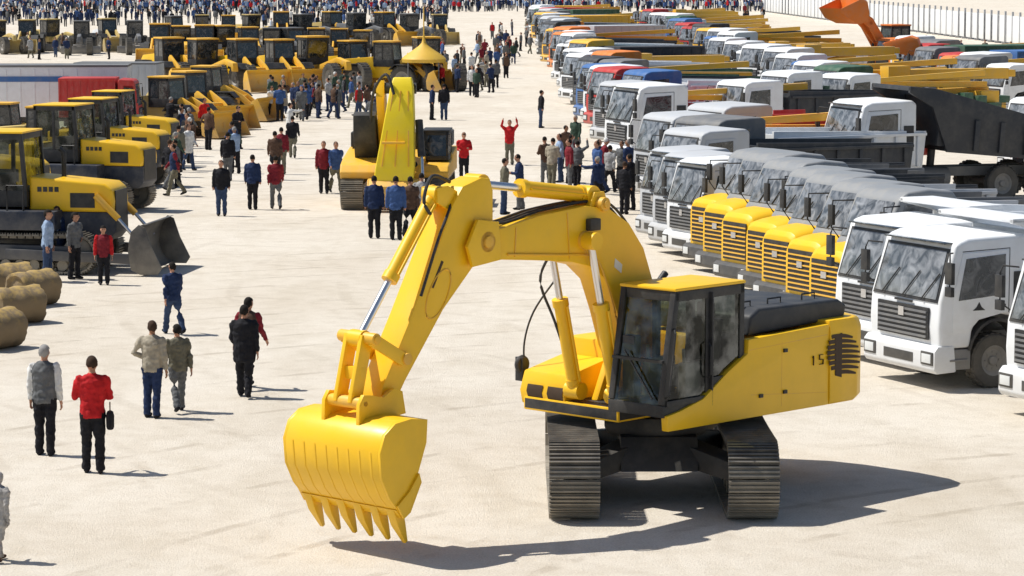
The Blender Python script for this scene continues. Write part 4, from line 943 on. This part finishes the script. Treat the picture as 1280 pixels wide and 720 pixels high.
for px,py in((1256,222),(1272,226)): person(MID['stand'],P(px,py),-100,.98,('skin','red','red','black','black','hair'),'visitor in red jacket beside the dark tipper','visitors by the tipper')
def bag():
    b=MB(); rings=[]
    for z,s in((0,.8),(.03,1),(.2,1.05),(.26,.8),(.28,.3)):
        rings.append([Vector((.06*s*math.cos(a),.14*s*math.sin(a),z)) for a in [2*math.pi*i/14 for i in range(14)]])
    b.loft(rings); t=[('bag_body',b.mesh('bag_body',C['black']),-1)]
    b=MB(); b.tube([(0,-.08,.26),(0,-.05,.4),(0,.05,.4),(0,.08,.26)],.01,6); t.append(('handle',b.mesh('handle',C['brown']),-1)); return t
q=P(117,591); place(bag(),'handbag',(q.x+.27,q.y-.05,.68),rad(8),'dark shoulder bag hanging at a side','bag')
TOPC=['black','navy','blue','ltblue','white','grey','beige','khaki','red','brown','green','ltgrey','black','navy','black','navy','grey','brown','grey','ltgrey','blue','maroon']
TRC=['black','navy','jeans','grey','black','khaki','black']
def rnd(pmset,loc,grp,head=None,fix=None):
    k=R.choice([q for q in pmset if q not in('point','armsup')] if R.random()<.93 else list(pmset)); tp=fix or R.choice(TOPC); tr=R.choice(TRC)
    hr=R.choice(['hair','hair','hair','brownhair','greyhair','white' if R.random()<.3 else 'hair'])
    person(pmset[k],loc,R.uniform(0,360) if head is None else head,R.uniform(.9,1.02),(R.choice(['skin','skin2']),tp,tp if R.random()<.85 else R.choice(TOPC),tr,'black',hr),f'visitor in {tp} top and {tr} trousers',grp)
placed=[]
def ok(p,dmin):
    for q in placed:
        if (q.x-p.x)**2+(q.y-p.y)**2<dmin*dmin: return False
    placed.append(p.copy()); return True
for px,py,k,c,h in((277,270,'stand','black',-90),(316,262,'stand','navy',80),(345,262,'walkA','maroon',100),(344,225,'walkB','brown',90),(352,218,'stand','maroon',90),(366,198,'walkA','black',90),(285,226,'stand','black',80),
    (405,242,'stand','maroon',-90),(420,242,'walkA','blue',-70),(580,226,'hold','red',-90),(637,206,'armsup','red',-90),(630,268,'stand','khaki',0),(650,262,'hold','navy',180),(468,298,'stand','navy',90),(495,300,'stand','blue',90),(513,298,'walkB','brown',80),(527,290,'stand','ltgrey',90),
    (540,150,'stand','navy',0),(555,150,'stand','black',90),(590,120,'stand','white',-90),(362,180,'point','white',0),(682,232,'hold','brown',120),(676,160,'stand','black',10),(700,228,'akim','ltblue',180),(690,236,'hold','beige',60),(712,238,'stand','maroon',200),(512,262,'stand','black',90)):
    q=P(px,py); placed.append(q.copy()); person(MID[k],q,h,R.uniform(.94,1.0),('skin',c,c,R.choice(TRC),'black','hair'),f'visitor in {c} top','visitors on the open ground')
def region(x0,x1,y0,y1,n,S,grp,dmin=.6):
    c=0;tr=0
    while c<n and tr<n*30:
        tr+=1; p=P(R.uniform(x0,x1),R.uniform(y0,y1))
        if ok(p,dmin): rnd(S,p,grp); c+=1
GV='visitors between the machines'
region(218,262,182,222,10,MID,GV); region(265,300,170,225,3,MID,GV); region(205,235,228,262,3,MID,GV); region(335,460,126,152,34,MID,GV); region(740,795,228,268,9,MID,GV); region(668,725,200,240,4,MID,GV)
region(190,260,165,180,4,MID,GV); region(540,640,98,122,15,MID,GV); region(600,670,70,98,14,FAR,GV,.7); region(530,600,70,98,8,FAR,GV,.7); region(455,480,150,180,2,MID,GV)
region(590,690,40,70,20,FAR,GV,.7); region(830,960,14,40,16,FAR,GV,.8); region(250,560,38,46,20,FAR,GV,.8); region(0,200,60,75,12,FAR,GV,.8); region(1150,1275,70,82,5,FAR,GV)
vs=[];fs=[];mi=[]; pal=['black','navy','blue','ltblue','white','grey','red','white','navy','skin','hair']
for i in range(1500):
    px=R.uniform(-20,975) if R.random()<.8 else R.uniform(-20,560); py=R.uniform(5,15) if px>560 or R.random()<.5 else R.uniform(9,34); q=P(px,py)
    a=R.uniform(0,6.28); c=R.choice([0,1,1,2,2,3,3,4,4,5,7,8,6] if py<20 else [0,0,1,1,2,3,5,8,4]); tcol=R.choice([0,1,5]); b=MB(); h=R.uniform(.93,1.08)
    for s in(-1,1): b.tube([(s*.02,s*.1,.0),(0,s*.1,.45),(0,s*.09,.9)],[.06,.07,.09],4,tcol); b.tube([(0,s*.2,1.42),(0,s*.26,1.1),(.08,s*.24,.85)],[.06,.05,.04],4,c)
    b.loft([[Vector((rx*math.cos(t),ry*math.sin(t),z)) for t in [k*math.pi/4 for k in range(8)]] for z,rx,ry in((.82,.14,.19),(1.1,.13,.18),(1.38,.13,.22),(1.5,.06,.07))],c)
    b.ell((0,0,1.62),(.1,.085,.12),10 if R.random()<.6 else 9,6,5)
    M=Matrix.Translation(q)@Matrix.Rotation(a,4,'Z')@Matrix.Scale(h,4); o=len(vs); vs+=[tuple(M@Vector(v)) for v in b.v]; fs+=[[k+o for k in f] for f in b.f]; mi+=b.m
mb=MB(); mb.v=vs; mb.f=fs; mb.m=mi; co=bpy.data.objects.new('distant_crowd',mb.mesh('distant_crowd',[C[k] for k in pal])); COL.objects.link(co); co['kind']='stuff'; co['label']='distant dense crowd of visitors in dark, blue and white'; co['category']='crowd'

cd=bpy.data.cameras.new('camera'); cd.lens=36*F/1280; cd.sensor_width=36; cd.clip_end=6000; cd.clip_start=.5
co=bpy.data.objects.new('camera',cd); COL.objects.link(co); co.location=(0,0,CAMH); co.rotation_euler=(rad(90-PITCH),0,0); scene.camera=co
